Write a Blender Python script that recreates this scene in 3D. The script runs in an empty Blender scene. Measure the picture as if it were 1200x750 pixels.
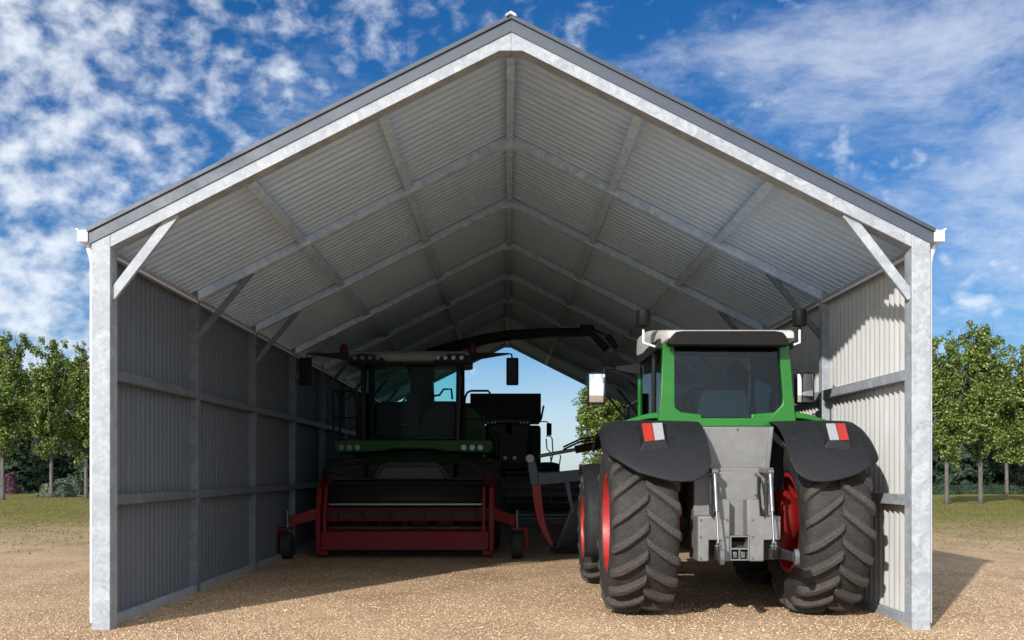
import bpy, math, random
import numpy as np
from mathutils import Vector, Matrix

random.seed(7)
rng = np.random.default_rng(11)
scene = bpy.context.scene
COL = scene.collection
F = 1221.0           # focal length measured on the photograph (its own pixels)
VX, VY, CH = 593.0, 552.0, 1.6


def P(px, py, d):
    """point that sits at depth d on the sight line of a place in the photograph"""
    return Vector(((px - VX) / F * d, d, CH + (VY - py) / F * d))


# ------------------------------------------------------------------ materials
def new_mat(name):
    m = bpy.data.materials.new(name)
    m.use_nodes = True
    nt = m.node_tree
    b = nt.nodes['Principled BSDF']
    return m, nt, b


def N(nt, t, **kw):
    n = nt.nodes.new(t)
    for k, v in kw.items():
        setattr(n, k, v)
    return n


def ramp(nt, stops, interp='LINEAR'):
    r = N(nt, 'ShaderNodeValToRGB')
    r.color_ramp.interpolation = interp
    e = r.color_ramp.elements
    while len(e) < len(stops):
        e.new(0.5)
    for el, (p, c) in zip(e, stops):
        el.position = p
        el.color = (*c, 1) if len(c) == 3 else c
    return r


def simple(name, col, rough=0.5, metal=0.0, var=0.25, scale=6.0, bump=0.0, bscale=60, dust=None, dust_amt=0.35, coat=0.0):
    """base colour broken up by two noises (wear, dust), optional fine bump"""
    m, nt, b = new_mat(name)
    tc = N(nt, 'ShaderNodeTexCoord')
    n1 = N(nt, 'ShaderNodeTexNoise')
    n1.inputs['Scale'].default_value = scale
    n1.inputs['Detail'].default_value = 8
    n1.inputs['Roughness'].default_value = 0.65
    nt.links.new(tc.outputs['Object'], n1.inputs['Vector'])
    lo = tuple(c * (1 - var) for c in col)
    hi = tuple(min(1, c * (1 + var)) for c in col)
    r = ramp(nt, [(0.3, lo), (0.7, hi)])
    nt.links.new(n1.outputs['Fac'], r.inputs['Fac'])
    out = r.outputs['Color']
    if dust:
        n2 = N(nt, 'ShaderNodeTexNoise')
        n2.inputs['Scale'].default_value = scale * 2.7
        n2.inputs['Detail'].default_value = 10
        n2.inputs['Roughness'].default_value = 0.75
        nt.links.new(tc.outputs['Object'], n2.inputs['Vector'])
        r2 = ramp(nt, [(0.42, (0, 0, 0)), (0.75, (dust_amt,) * 3)])
        nt.links.new(n2.outputs['Fac'], r2.inputs['Fac'])
        mx = N(nt, 'ShaderNodeMix', data_type='RGBA')
        nt.links.new(r2.outputs['Color'], mx.inputs[0])
        nt.links.new(out, mx.inputs[6])
        mx.inputs[7].default_value = (*dust, 1)
        out = mx.outputs[2]
    nt.links.new(out, b.inputs['Base Color'])
    rr = ramp(nt, [(0.3, (max(0.05, rough - 0.1),) * 3), (0.7, (min(1, rough + 0.12),) * 3)])
    nt.links.new(n1.outputs['Fac'], rr.inputs['Fac'])
    nt.links.new(rr.outputs['Color'], b.inputs['Roughness'])
    b.inputs['Metallic'].default_value = metal
    b.inputs['Coat Weight'].default_value = coat
    if bump:
        n3 = N(nt, 'ShaderNodeTexNoise')
        n3.inputs['Scale'].default_value = bscale
        n3.inputs['Detail'].default_value = 6
        nt.links.new(tc.outputs['Object'], n3.inputs['Vector'])
        bp = N(nt, 'ShaderNodeBump')
        bp.inputs['Strength'].default_value = bump
        bp.inputs['Distance'].default_value = 0.02
        nt.links.new(n3.outputs['Fac'], bp.inputs['Height'])
        nt.links.new(bp.outputs['Normal'], b.inputs['Normal'])
    return m


def galvanised(name, lo=0.36, hi=0.66, cool=1.0):
    m, nt, b = new_mat(name)
    tc = N(nt, 'ShaderNodeTexCoord')
    nz = N(nt, 'ShaderNodeTexNoise')
    nz.inputs['Scale'].default_value = 5
    nz.inputs['Detail'].default_value = 5
    nt.links.new(tc.outputs['Object'], nz.inputs['Vector'])
    add = N(nt, 'ShaderNodeMix', data_type='RGBA', blend_type='LINEAR_LIGHT')
    add.inputs[0].default_value = 0.10
    nt.links.new(tc.outputs['Object'], add.inputs[6])
    nt.links.new(nz.outputs['Color'], add.inputs[7])
    acc = None
    for sc, w in ((8.5, 0.5), (27, 0.5)):
        v = N(nt, 'ShaderNodeTexVoronoi', feature='F1')
        v.inputs['Scale'].default_value = sc
        nt.links.new(add.outputs[2], v.inputs['Vector'])
        sep = N(nt, 'ShaderNodeSeparateColor')
        nt.links.new(v.outputs['Color'], sep.inputs[0])
        mul = N(nt, 'ShaderNodeMath', operation='MULTIPLY')
        mul.inputs[1].default_value = w
        nt.links.new(sep.outputs[0], mul.inputs[0])
        if acc is None:
            acc = mul.outputs[0]
        else:
            a = N(nt, 'ShaderNodeMath', operation='ADD')
            nt.links.new(acc, a.inputs[0])
            nt.links.new(mul.outputs[0], a.inputs[1])
            acc = a.outputs[0]
    r = ramp(nt, [(0.1, (lo * (1 - 0.08 * cool), lo * 1.0, lo * (1 + 0.10 * cool))), (0.55, ((lo + hi) / 2 * (1 - .07 * cool), (lo + hi) / 2 * 1.0, (lo + hi) / 2 * (1 + .08 * cool))),
                  (0.9, (hi * (1 - .05 * cool), hi * 1.0, hi * (1 + .06 * cool)))])
    nt.links.new(acc, r.inputs['Fac'])
    nt.links.new(r.outputs['Color'], b.inputs['Base Color'])
    b.inputs['Metallic'].default_value = 0.0
    b.inputs['Specular IOR Level'].default_value = 0.35
    rr = ramp(nt, [(0.1, (0.5,) * 3), (0.9, (0.68,) * 3)])
    nt.links.new(acc, rr.inputs['Fac'])
    nt.links.new(rr.outputs['Color'], b.inputs['Roughness'])
    return m


def glass_mat(name, tint, refl=1.0):
    m, nt, b = new_mat(name)
    nt.nodes.remove(b)
    out = nt.nodes['Material Output']
    tr = N(nt, 'ShaderNodeBsdfTransparent')
    tr.inputs['Color'].default_value = (*tint, 1)
    gl = N(nt, 'ShaderNodeBsdfGlossy')
    gl.inputs['Roughness'].default_value = 0.02
    gl.inputs['Color'].default_value = (refl, refl, refl, 1)
    fr = N(nt, 'ShaderNodeFresnel')
    fr.inputs['IOR'].default_value = 1.45
    mx = N(nt, 'ShaderNodeMixShader')
    nt.links.new(fr.outputs[0], mx.inputs[0])
    nt.links.new(tr.outputs[0], mx.inputs[1])
    nt.links.new(gl.outputs[0], mx.inputs[2])
    nt.links.new(mx.outputs[0], out.inputs['Surface'])
    return m


def sheet_mat(name, col):
    """painted corrugated steel: faint streaks down the sheet and a little grime"""
    m, nt, b = new_mat(name)
    tc = N(nt, 'ShaderNodeTexCoord')
    mp = N(nt, 'ShaderNodeMapping')
    mp.inputs['Scale'].default_value = (1.2, 5.0, 0.5)
    nt.links.new(tc.outputs['Object'], mp.inputs['Vector'])
    n1 = N(nt, 'ShaderNodeTexNoise')
    n1.inputs['Scale'].default_value = 3
    n1.inputs['Detail'].default_value = 9
    n1.inputs['Roughness'].default_value = 0.6
    nt.links.new(mp.outputs[0], n1.inputs['Vector'])
    r = ramp(nt, [(0.25, tuple(c * 0.84 for c in col)), (0.6, col), (0.85, tuple(min(1, c * 1.07) for c in col))])
    nt.links.new(n1.outputs['Fac'], r.inputs['Fac'])
    nt.links.new(r.outputs['Color'], b.inputs['Base Color'])
    b.inputs['Roughness'].default_value = 0.5
    return m


M = {}
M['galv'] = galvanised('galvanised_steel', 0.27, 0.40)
M['galv_shade'] = galvanised('shade_darkened_galvanised_steel', 0.12, 0.19, 1.8)  # same steel darkened to carry the shade on left frames and inner braces
M['galv_roof'] = galvanised('light_lifted_galvanised_roof_steel', 0.50, 0.70, 3.0)  # same steel lightened and cooled to make up for dim, warm light under the roof
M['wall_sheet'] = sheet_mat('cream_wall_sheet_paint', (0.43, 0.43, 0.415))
M['wall_sheet_shade'] = sheet_mat('shade_darkened_wall_sheet_paint', (0.118, 0.140, 0.163))  # left wall: its shade is put into the paint as a darker grey
M['roof_sheet'] = sheet_mat('roof_sheet_steel', (0.505, 0.655, 0.83))
M['slate'] = simple('slate_grey_paint', (0.052, 0.066, 0.088), 0.5, 0.0, 0.05, 3)
M['slate_dark'] = simple('slate_grey_cap_paint', (0.042, 0.052, 0.068), 0.5, 0.0, 0.05, 3)
M['white_paint'] = simple('white_gutter_paint', (0.78, 0.79, 0.80), 0.35, 0.0, 0.04, 4)
M['rubber'] = simple('tyre_rubber', (0.016, 0.0145, 0.0135), 0.72, 0, 0.35, 5, 0.5, 55, dust=(0.075, 0.066, 0.058), dust_amt=0.4)
M['rubber_lug'] = simple('scuffed_tyre_lug_rubber', (0.040, 0.034, 0.030), 0.72, 0, 0.3, 14, 0.9, 70, dust=(0.11, 0.095, 0.083), dust_amt=0.5)
M['rubber_dark'] = simple('machine_tyre_rubber', (0.030, 0.028, 0.026), 0.75, 0, 0.3, 5, 0.4, 45, dust=(0.10, 0.085, 0.07), dust_amt=0.35)  # dusty dark rubber for the harvester and combine wheels
M['red_rim'] = simple('red_rim_paint', (0.34, 0.010, 0.010), 0.5, 0, 0.12, 5, dust=(0.3, 0.12, 0.08), dust_amt=0.25)
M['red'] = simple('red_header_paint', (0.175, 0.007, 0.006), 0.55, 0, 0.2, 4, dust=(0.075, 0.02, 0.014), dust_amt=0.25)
M['red_dark'] = simple('shade_darkened_trough_red', (0.055, 0.006, 0.005), 0.6, 0, 0.3, 5)  # header red with the trough's shade darkened into the colour
M['red_leg'] = simple('red_plough_paint', (0.26, 0.008, 0.007), 0.5, 0, 0.2, 4, dust=(0.14, 0.05, 0.03), dust_amt=0.25)
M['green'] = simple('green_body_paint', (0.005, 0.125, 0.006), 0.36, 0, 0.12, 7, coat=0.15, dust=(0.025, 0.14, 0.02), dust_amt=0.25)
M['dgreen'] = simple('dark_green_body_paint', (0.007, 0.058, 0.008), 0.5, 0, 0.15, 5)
M['black'] = simple('black_plastic', (0.012, 0.0125, 0.014), 0.5, 0, 0.2, 8)
M['fender'] = simple('black_fender_plastic', (0.011, 0.0125, 0.0145), 0.6, 0, 0.15, 10, 0.12, 160, dust=(0.034, 0.032, 0.03), dust_amt=0.35)
M['soot'] = simple('matt_black_steel', (0.008, 0.008, 0.009), 0.55, 0, 0.2, 8)
M['visor'] = simple('black_roof_visor', (0.005, 0.0045, 0.004), 0.6, 0, 0.15, 8)
M['roofwhite'] = simple('light_grey_cab_roof', (0.46, 0.46, 0.44), 0.42, 0, 0.06, 6, dust=(0.38, 0.34, 0.28), dust_amt=0.3)
M['cast'] = simple('grey_cast_housing', (0.165, 0.165, 0.163), 0.55, 0.15, 0.16, 9, 0.15, 90, dust=(0.16, 0.145, 0.125), dust_amt=0.6)
M['iron'] = simple('dark_iron', (0.03, 0.03, 0.03), 0.5, 0.2, 0.3, 12)
M['steel'] = simple('bright_steel', (0.15, 0.153, 0.158), 0.34, 0.6, 0.2, 25)
M['chrome'] = simple('polished_rod', (0.75, 0.76, 0.78), 0.12, 1.0, 0.05, 10)
M['bluegrey'] = simple('blue_grey_implement_paint', (0.10, 0.12, 0.15), 0.45, 0, 0.15, 6)
M['tankgrey'] = simple('grain_tank_grey', (0.06, 0.068, 0.072), 0.55, 0, 0.1, 3)
M['seat'] = simple('dark_seat_fabric', (0.030, 0.036, 0.042), 0.85, 0, 0.12, 20)
M['zinc'] = simple('dull_zinc_sheet', (0.24, 0.245, 0.25), 0.5, 0.0, 0.2, 6)
M['lens_red'] = simple('red_lens', (0.38, 0.03, 0.022), 0.25, 0, 0.15, 60, 0.3, 120)
M['lens_white'] = simple('white_lens', (0.33, 0.33, 0.34), 0.25, 0, 0.1, 60, 0.3, 120)
M['lamp'] = simple('lamp_glass', (0.12, 0.125, 0.125), 0.2, 0.2, 0.1, 40)
M['beacon'] = simple('amber_red_beacon', (0.07, 0.010, 0.008), 0.3, 0, 0.1, 30)
M['curtain'] = simple('dark_rubber_curtain', (0.022, 0.019, 0.016), 0.6, 0, 0.3, 5)
M['tglass'] = glass_mat('tractor_tinted_glass', (0.64, 0.75, 0.80), 0.45)
M['hglass'] = glass_mat('harvester_teal_glass', (0.74, 0.96, 0.94), 0.05)
M['cglass'] = glass_mat('combine_dark_glass', (0.12, 0.16, 0.17), 0.06)
mm, nt_, b_ = new_mat('mirror_silver')
b_.inputs['Metallic'].default_value = 1
b_.inputs['Roughness'].default_value = 0.015
b_.inputs['Base Color'].default_value = (0.86, 0.88, 0.9, 1)
M['mirror'] = mm
for k_ in ('dgreen', 'red', 'soot', 'curtain', 'rubber_dark', 'tankgrey', 'bluegrey', 'iron', 'visor', 'fender', 'black'):
    M[k_].node_tree.nodes['Principled BSDF'].inputs['Specular IOR Level'].default_value = 0.22
M['harvester_roof'] = simple('harvester_roof_grey', (0.20, 0.20, 0.195), 0.5, 0, 0.1, 6)


def bark(name, c):
    m, nt, b = new_mat(name)
    tc = N(nt, 'ShaderNodeTexCoord')
    mp = N(nt, 'ShaderNodeMapping')
    mp.inputs['Scale'].default_value = (9, 9, 1.6)
    nt.links.new(tc.outputs['Object'], mp.inputs['Vector'])
    n1 = N(nt, 'ShaderNodeTexNoise')
    n1.inputs['Scale'].default_value = 2
    n1.inputs['Detail'].default_value = 7
    nt.links.new(mp.outputs[0], n1.inputs['Vector'])
    r = ramp(nt, [(0.3, tuple(x * 0.5 for x in c)), (0.7, tuple(x * 1.4 for x in c))])
    nt.links.new(n1.outputs['Fac'], r.inputs['Fac'])
    nt.links.new(r.outputs['Color'], b.inputs['Base Color'])
    b.inputs['Roughness'].default_value = 0.9
    bp = N(nt, 'ShaderNodeBump')
    bp.inputs['Strength'].default_value = 0.6
    nt.links.new(n1.outputs['Fac'], bp.inputs['Height'])
    nt.links.new(bp.outputs['Normal'], b.inputs['Normal'])
    return m


def leafmat(name, cols, transl=0.35, rough=0.45):
    m, nt, b = new_mat(name)
    out = nt.nodes['Material Output']
    g = N(nt, 'ShaderNodeNewGeometry')
    r = ramp(nt, [(i / (len(cols) - 1), c) for i, c in enumerate(cols)])
    nt.links.new(g.outputs['Random Per Island'], r.inputs['Fac'])
    nt.links.new(r.outputs['Color'], b.inputs['Base Color'])
    b.inputs['Roughness'].default_value = rough
    tl = N(nt, 'ShaderNodeBsdfTranslucent')
    hs = N(nt, 'ShaderNodeHueSaturation')
    hs.inputs['Value'].default_value = 1.3
    nt.links.new(r.outputs['Color'], hs.inputs['Color'])
    nt.links.new(hs.outputs[0], tl.inputs['Color'])
    mx = N(nt, 'ShaderNodeMixShader')
    mx.inputs[0].default_value = transl
    nt.links.new(b.outputs[0], mx.inputs[1])
    nt.links.new(tl.outputs[0], mx.inputs[2])
    nt.links.new(mx.outputs[0], out.inputs['Surface'])
    return m


M['bark'] = bark('grey_bark', (0.105, 0.092, 0.085))
M['leaf'] = leafmat('fresh_green_leaf', [(0.038, 0.070, 0.012), (0.082, 0.132, 0.020), (0.142, 0.198, 0.034), (0.36, 0.41, 0.11)])
M['leaf_dark'] = leafmat('dark_conifer_needle', [(0.010, 0.024, 0.012), (0.018, 0.038, 0.016), (0.03, 0.055, 0.02)], 0.15, 0.7)
M['leaf_bush'] = leafmat('clipped_shrub_leaf', [(0.05, 0.07, 0.04), (0.075, 0.10, 0.055), (0.12, 0.15, 0.085)], 0.15, 0.6)
M['leaf_pink'] = leafmat('purple_shrub_leaf', [(0.07, 0.025, 0.045), (0.12, 0.045, 0.07), (0.19, 0.08, 0.115)], 0.3, 0.6)


# ------------------------------------------------------------------ mesh builder
class MB:
    def __init__(self):
        self.v = []
        self.f = []

    def add(self, vs, fs):
        o = len(self.v)
        self.v += [tuple(p) for p in vs]
        self.f += [tuple(i + o for i in f) for f in fs]
        return self

    def box(self, x0, x1, y0, y1, z0, z1):
        vs = [(x, y, z) for x in (x0, x1) for y in (y0, y1) for z in (z0, z1)]
        return self.add(vs, [(0, 1, 3, 2), (4, 6, 7, 5), (0, 4, 5, 1), (2, 3, 7, 6), (0, 2, 6, 4), (1, 5, 7, 3)])

    def bar(self, p0, p1, w, h, up=(0, 0, 1), w1=None, h1=None):
        p0, p1 = Vector(p0), Vector(p1)
        d = (p1 - p0).normalized()
        u = Vector(up)
        s = d.cross(u)
        if s.length < 1e-5:
            s = d.cross(Vector((1, 0, 0)))
        s.normalize()
        u = s.cross(d).normalized()
        w1 = w if w1 is None else w1
        h1 = h if h1 is None else h1
        vs = []
        for p, ww, hh in ((p0, w, h), (p1, w1, h1)):
            for a, b in ((-1, -1), (1, -1), (1, 1), (-1, 1)):
                vs.append(p + s * (a * ww / 2) + u * (b * hh / 2))
        return self.add(vs, [(3, 2, 1, 0), (4, 5, 6, 7), (0, 1, 5, 4), (1, 2, 6, 5), (2, 3, 7, 6), (3, 0, 4, 7)])

    def tube(self, pts, r, seg=8, r1=None):
        pts = [Vector(p) for p in pts]
        n = len(pts)
        rr = [r + ((r if r1 is None else r1) - r) * i / (n - 1) for i in range(n)] if not isinstance(r, (list, tuple)) else list(r)
        vs, fs = [], []
        ref = None
        for i, p in enumerate(pts):
            d = (pts[min(i + 1, n - 1)] - pts[max(i - 1, 0)]).normalized()
            if ref is None:
                ref = Vector((0, 0, 1)) if abs(d.z) < 0.9 else Vector((1, 0, 0))
            s = d.cross(ref)
            if s.length < 1e-4:
                s = d.cross(Vector((0, 1, 0)))
            s.normalize()
            u = s.cross(d).normalized()
            ref = u
            for k in range(seg):
                a = 2 * math.pi * k / seg
                vs.append(p + (s * math.cos(a) + u * math.sin(a)) * rr[i])
        for i in range(n - 1):
            for k in range(seg):
                a, b = i * seg + k, i * seg + (k + 1) % seg
                fs.append((a, b, b + seg, a + seg))
        fs.append(tuple(range(seg))[::-1])
        fs.append(tuple((n - 1) * seg + k for k in range(seg)))
        return self.add(vs, fs)

    def lathe(self, prof, c, axis='X', seg=48, closed=False):
        """prof: list of (offset along axis, radius)"""
        c = Vector(c)
        vs, fs = [], []
        n = len(prof)
        for k in range(seg):
            a = 2 * math.pi * k / seg
            for (u, r) in prof:
                if axis == 'X':
                    vs.append(c + Vector((u, r * math.cos(a), r * math.sin(a))))
                elif axis == 'Y':
                    vs.append(c + Vector((r * math.cos(a), u, r * math.sin(a))))
                else:
                    vs.append(c + Vector((r * math.cos(a), r * math.sin(a), u)))
        m = n if closed else n - 1
        for k in range(seg):
            k2 = (k + 1) % seg
            for i in range(m):
                j = (i + 1) % n
                fs.append((k * n + i, k2 * n + i, k2 * n + j, k * n + j))
        return self.add(vs, fs)

    def cyl(self, c, r, h0, h1, axis='Z', seg=20, r1=None):
        r1 = r if r1 is None else r1
        return self.lathe([(h0, 0.0), (h0, r), (h1, r1), (h1, 0.0)], c, axis, seg)

    def prism(self, poly, axis, a, b):
        """poly in the plane across axis ('Y': (x, z); 'X': (y, z); 'Z': (x, y))"""
        def at(p, t):
            return {'Y': (p[0], t, p[1]), 'X': (t, p[0], p[1]), 'Z': (p[0], p[1], t)}[axis]
        n = len(poly)
        vs = [at(p, a) for p in poly] + [at(p, b) for p in poly]
        fs = [tuple(range(n))[::-1], tuple(range(n, 2 * n))]
        fs += [(i, (i + 1) % n, n + (i + 1) % n, n + i) for i in range(n)]
        return self.add(vs, fs)

    def ring(self, outer, inner, y0, y1):
        """window frame: two outlines (x, z) of equal length, between depths y0 and y1"""
        n = len(outer)
        vs = [(p[0], y, p[1]) for y in (y0, y1) for o in (outer, inner) for p in o]
        fs = []
        for i in range(n):
            j = (i + 1) % n
            o0, i0, o1, i1 = 0, n, 2 * n, 3 * n
            fs += [(o0 + i, o0 + j, i0 + j, i0 + i), (o1 + i, i1 + i, i1 + j, o1 + j),
                   (o0 + i, o1 + i, o1 + j, o0 + j), (i0 + i, i0 + j, i1 + j, i1 + i)]
        return self.add(vs, fs)

    def grid(self, pts):
        """pts: rows of points, one sheet"""
        nr, nc = len(pts), len(pts[0])
        vs = [p for row in pts for p in row]
        fs = [(r * nc + c, r * nc + c + 1, (r + 1) * nc + c + 1, (r + 1) * nc + c) for r in range(nr - 1) for c in range(nc - 1)]
        return self.add(vs, fs)

    def loft(self, rings, cap=True):
        n = len(rings[0])
        vs = [p for r in rings for p in r]
        fs = []
        for i in range(len(rings) - 1):
            for k in range(n):
                j = (k + 1) % n
                fs.append((i * n + k, i * n + j, (i + 1) * n + j, (i + 1) * n + k))
        if cap:
            fs.append(tuple(range(n))[::-1])
            fs.append(tuple((len(rings) - 1) * n + k for k in range(n)))
        return self.add(vs, fs)

    def build(self, name, mat, parent=None, bevel=0.0, seg=2, smooth=40, solid=0.0, sub=0, recalc=True):
        me = bpy.data.meshes.new(name)
        root = parent
        while root is not None and root.parent is not None:
            root = root.parent
        o = Vector(root.location) if root is not None else Vector((0, 0, 0))
        me.from_pydata([(p[0] - o.x, p[1] - o.y, p[2] - o.z) for p in self.v], [], self.f)
        me.update()
        if recalc and len(self.f) < 60000:
            import bmesh
            bm = bmesh.new()
            bm.from_mesh(me)
            bmesh.ops.recalc_face_normals(bm, faces=bm.faces)
            bm.to_mesh(me)
            bm.free()
        if smooth:
            me.polygons.foreach_set('use_smooth', [True] * len(me.polygons))
            me.set_sharp_from_angle(angle=math.radians(smooth))
        me.materials.append(mat)
        ob = bpy.data.objects.new(name, me)
        COL.objects.link(ob)
        if parent is not None:
            ob.parent = parent
        if solid:
            s = ob.modifiers.new('thickness', 'SOLIDIFY')
            s.thickness = solid
            s.offset = 0
        if sub:
            s = ob.modifiers.new('sub', 'SUBSURF')
            s.levels = s.render_levels = sub
        if bevel:
            b = ob.modifiers.new('bevel', 'BEVEL')
            b.width = bevel
            b.segments = seg
            b.limit_method = 'ANGLE'
            b.angle_limit = math.radians(35)
        return ob


def thing(name, label, cat, loc, group=None):
    o = bpy.data.objects.new(name, None)
    o.empty_display_size = 0.2
    COL.objects.link(o)
    o.location = loc
    o['label'] = label
    o['category'] = cat
    if group:
        o['group'] = group
    return o


def tag(o, label, cat, group=None):
    o['label'] = label
    o['category'] = cat
    if group:
        o['group'] = group
    return o


# ------------------------------------------------------------------ the shed
Y0, BAY, NB = 10.5, 3.16, 8
CX, HW = 0.05, 4.23
SL = 0.504                                   # roof pitch
Z_AP = CH + (VY - 36.8) / F * Y0             # top of the front rafter at the ridge
def ztop(x): return Z_AP - SL * abs(x - CX)  # top line of the rafters
YR = Y0 + NB * BAY + 0.2
shed = thing('machinery_shed', 'open ended gable shed of corrugated steel sheets on galvanised frames', 'shed', (CX, Y0, 0))
PW = 0.19
RV = 0.135            # vertical depth of a rafter
PWI, DI = 0.135, 0.14            # section of the inner frames
for k in range(NB + 1):
    y = Y0 + k * BAY
    pw, dp, rv = (PW, 0.2, RV) if k == 0 else (PWI, DI, 0.125)
    for s in (-1, 1):
        xo, xi = CX + s * HW, CX + s * (HW - pw)
        poly = [(xo, -0.02), (xi, -0.02), (xi, ztop(xi) - 0.003), (xo, ztop(xo) - 0.003)]
        c = MB().prism(poly, 'Y', y, y + dp).build('column', M['galv' if k == 0 or s > 0 else 'galv_shade'], shed, bevel=0.008)
        # rafter from the column's inner face to the ridge
        xr = CX + s * 0.115
        poly = [(xi - s * 0.001, ztop(xi)), (CX + s * 0.0008, ztop(CX)), (CX + s * 0.0008, ztop(xr) - rv),
                (xr, ztop(xr) - rv), (xi - s * 0.001, ztop(xi) - rv)]
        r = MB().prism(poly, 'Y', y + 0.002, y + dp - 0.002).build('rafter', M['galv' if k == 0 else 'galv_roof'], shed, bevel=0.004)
        # knee brace
        a = Vector((CX + s * (HW - pw + 0.02), y + 0.075, 3.36))
        b = Vector((CX + s * 3.40, y + 0.075, ztop(CX + 3.40) - rv + 0.03))
        if k:
            a.x = CX + s * (HW - pw + 0.02)
        MB().bar(a, b, 0.10 if k == 0 else 0.075, 0.055, up=(0, 1, 0)).build('knee_brace', M['galv' if k == 0 else 'galv_shade'], c, bevel=0.006)
# purlins between the frames
for k in range(NB):
    ya, yb = Y0 + k * BAY + (0.2 if k == 0 else DI), Y0 + (k + 1) * BAY
    for s in (-1, 1):
        for fr_ in (0.32, 0.645):
            x = CX + s * fr_ * HW
            zt = ztop(x) - 0.012
            n = Vector((s * SL, 0, 1)).normalized()
            cpt = Vector((x, 0, zt)) - n * 0.035
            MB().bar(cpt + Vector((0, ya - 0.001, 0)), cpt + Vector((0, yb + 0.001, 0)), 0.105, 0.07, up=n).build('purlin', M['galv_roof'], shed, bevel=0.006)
        # eave purlin; white strip below painted in for the bright line of light
        xe = CX + s * (HW - 0.06)
        ze = ztop(xe) - 0.05
        e = MB().box(min(xe, xe - s * 0.07), max(xe, xe - s * 0.07), ya - 0.001, yb + 0.001, ze - 0.072, ze).build('eave_purlin', M['galv'], shed, bevel=0.004)
        MB().box(min(xe - s * 0.0705, xe - s * 0.088), max(xe - s * 0.0705, xe - s * 0.088), ya, yb, ze - 0.082, ze - 0.058).build('eave_bright_line', M['white_paint'], shed)
        for zg in (2.60, 1.30):
            xa, xb = CX + s * (HW - 0.05), CX + s * (HW - 0.134)
            g = MB().box(min(xa, xb), max(xa, xb), ya - 0.001, yb + 0.001, zg - 0.055, zg - 0.048)
            g.box(min(xa, xb), max(xa, xb), ya - 0.001, yb + 0.001, zg + 0.048, zg + 0.055)
            xc = xb + s * 0.012
            g.box(min(xb, xc), max(xb, xc), ya - 0.001, yb + 0.001, zg - 0.0478, zg + 0.0478)
            g.build('girt', M['galv' if s > 0 else 'galv_shade'], shed, bevel=0.003)
    MB().box(CX - 0.045, CX + 0.045, ya - 0.001, yb + 0.001, Z_AP - 0.115, Z_AP - 0.03).build('ridge_purlin', M['galv_roof'], shed, bevel=0.006)


def corrug(y):
    return 0.027 * math.sin(2 * math.pi * y / 0.152)


def pan_rib(y):
    """roof sheet: broad flat pans with raised ribs between them"""
    t = (y / 0.178) % 1.0
    k = min(1.0, max(0.0, (0.30 - abs(t - 0.5)) / 0.13))
    return 0.046 * k * k * (3 - 2 * k)


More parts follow.
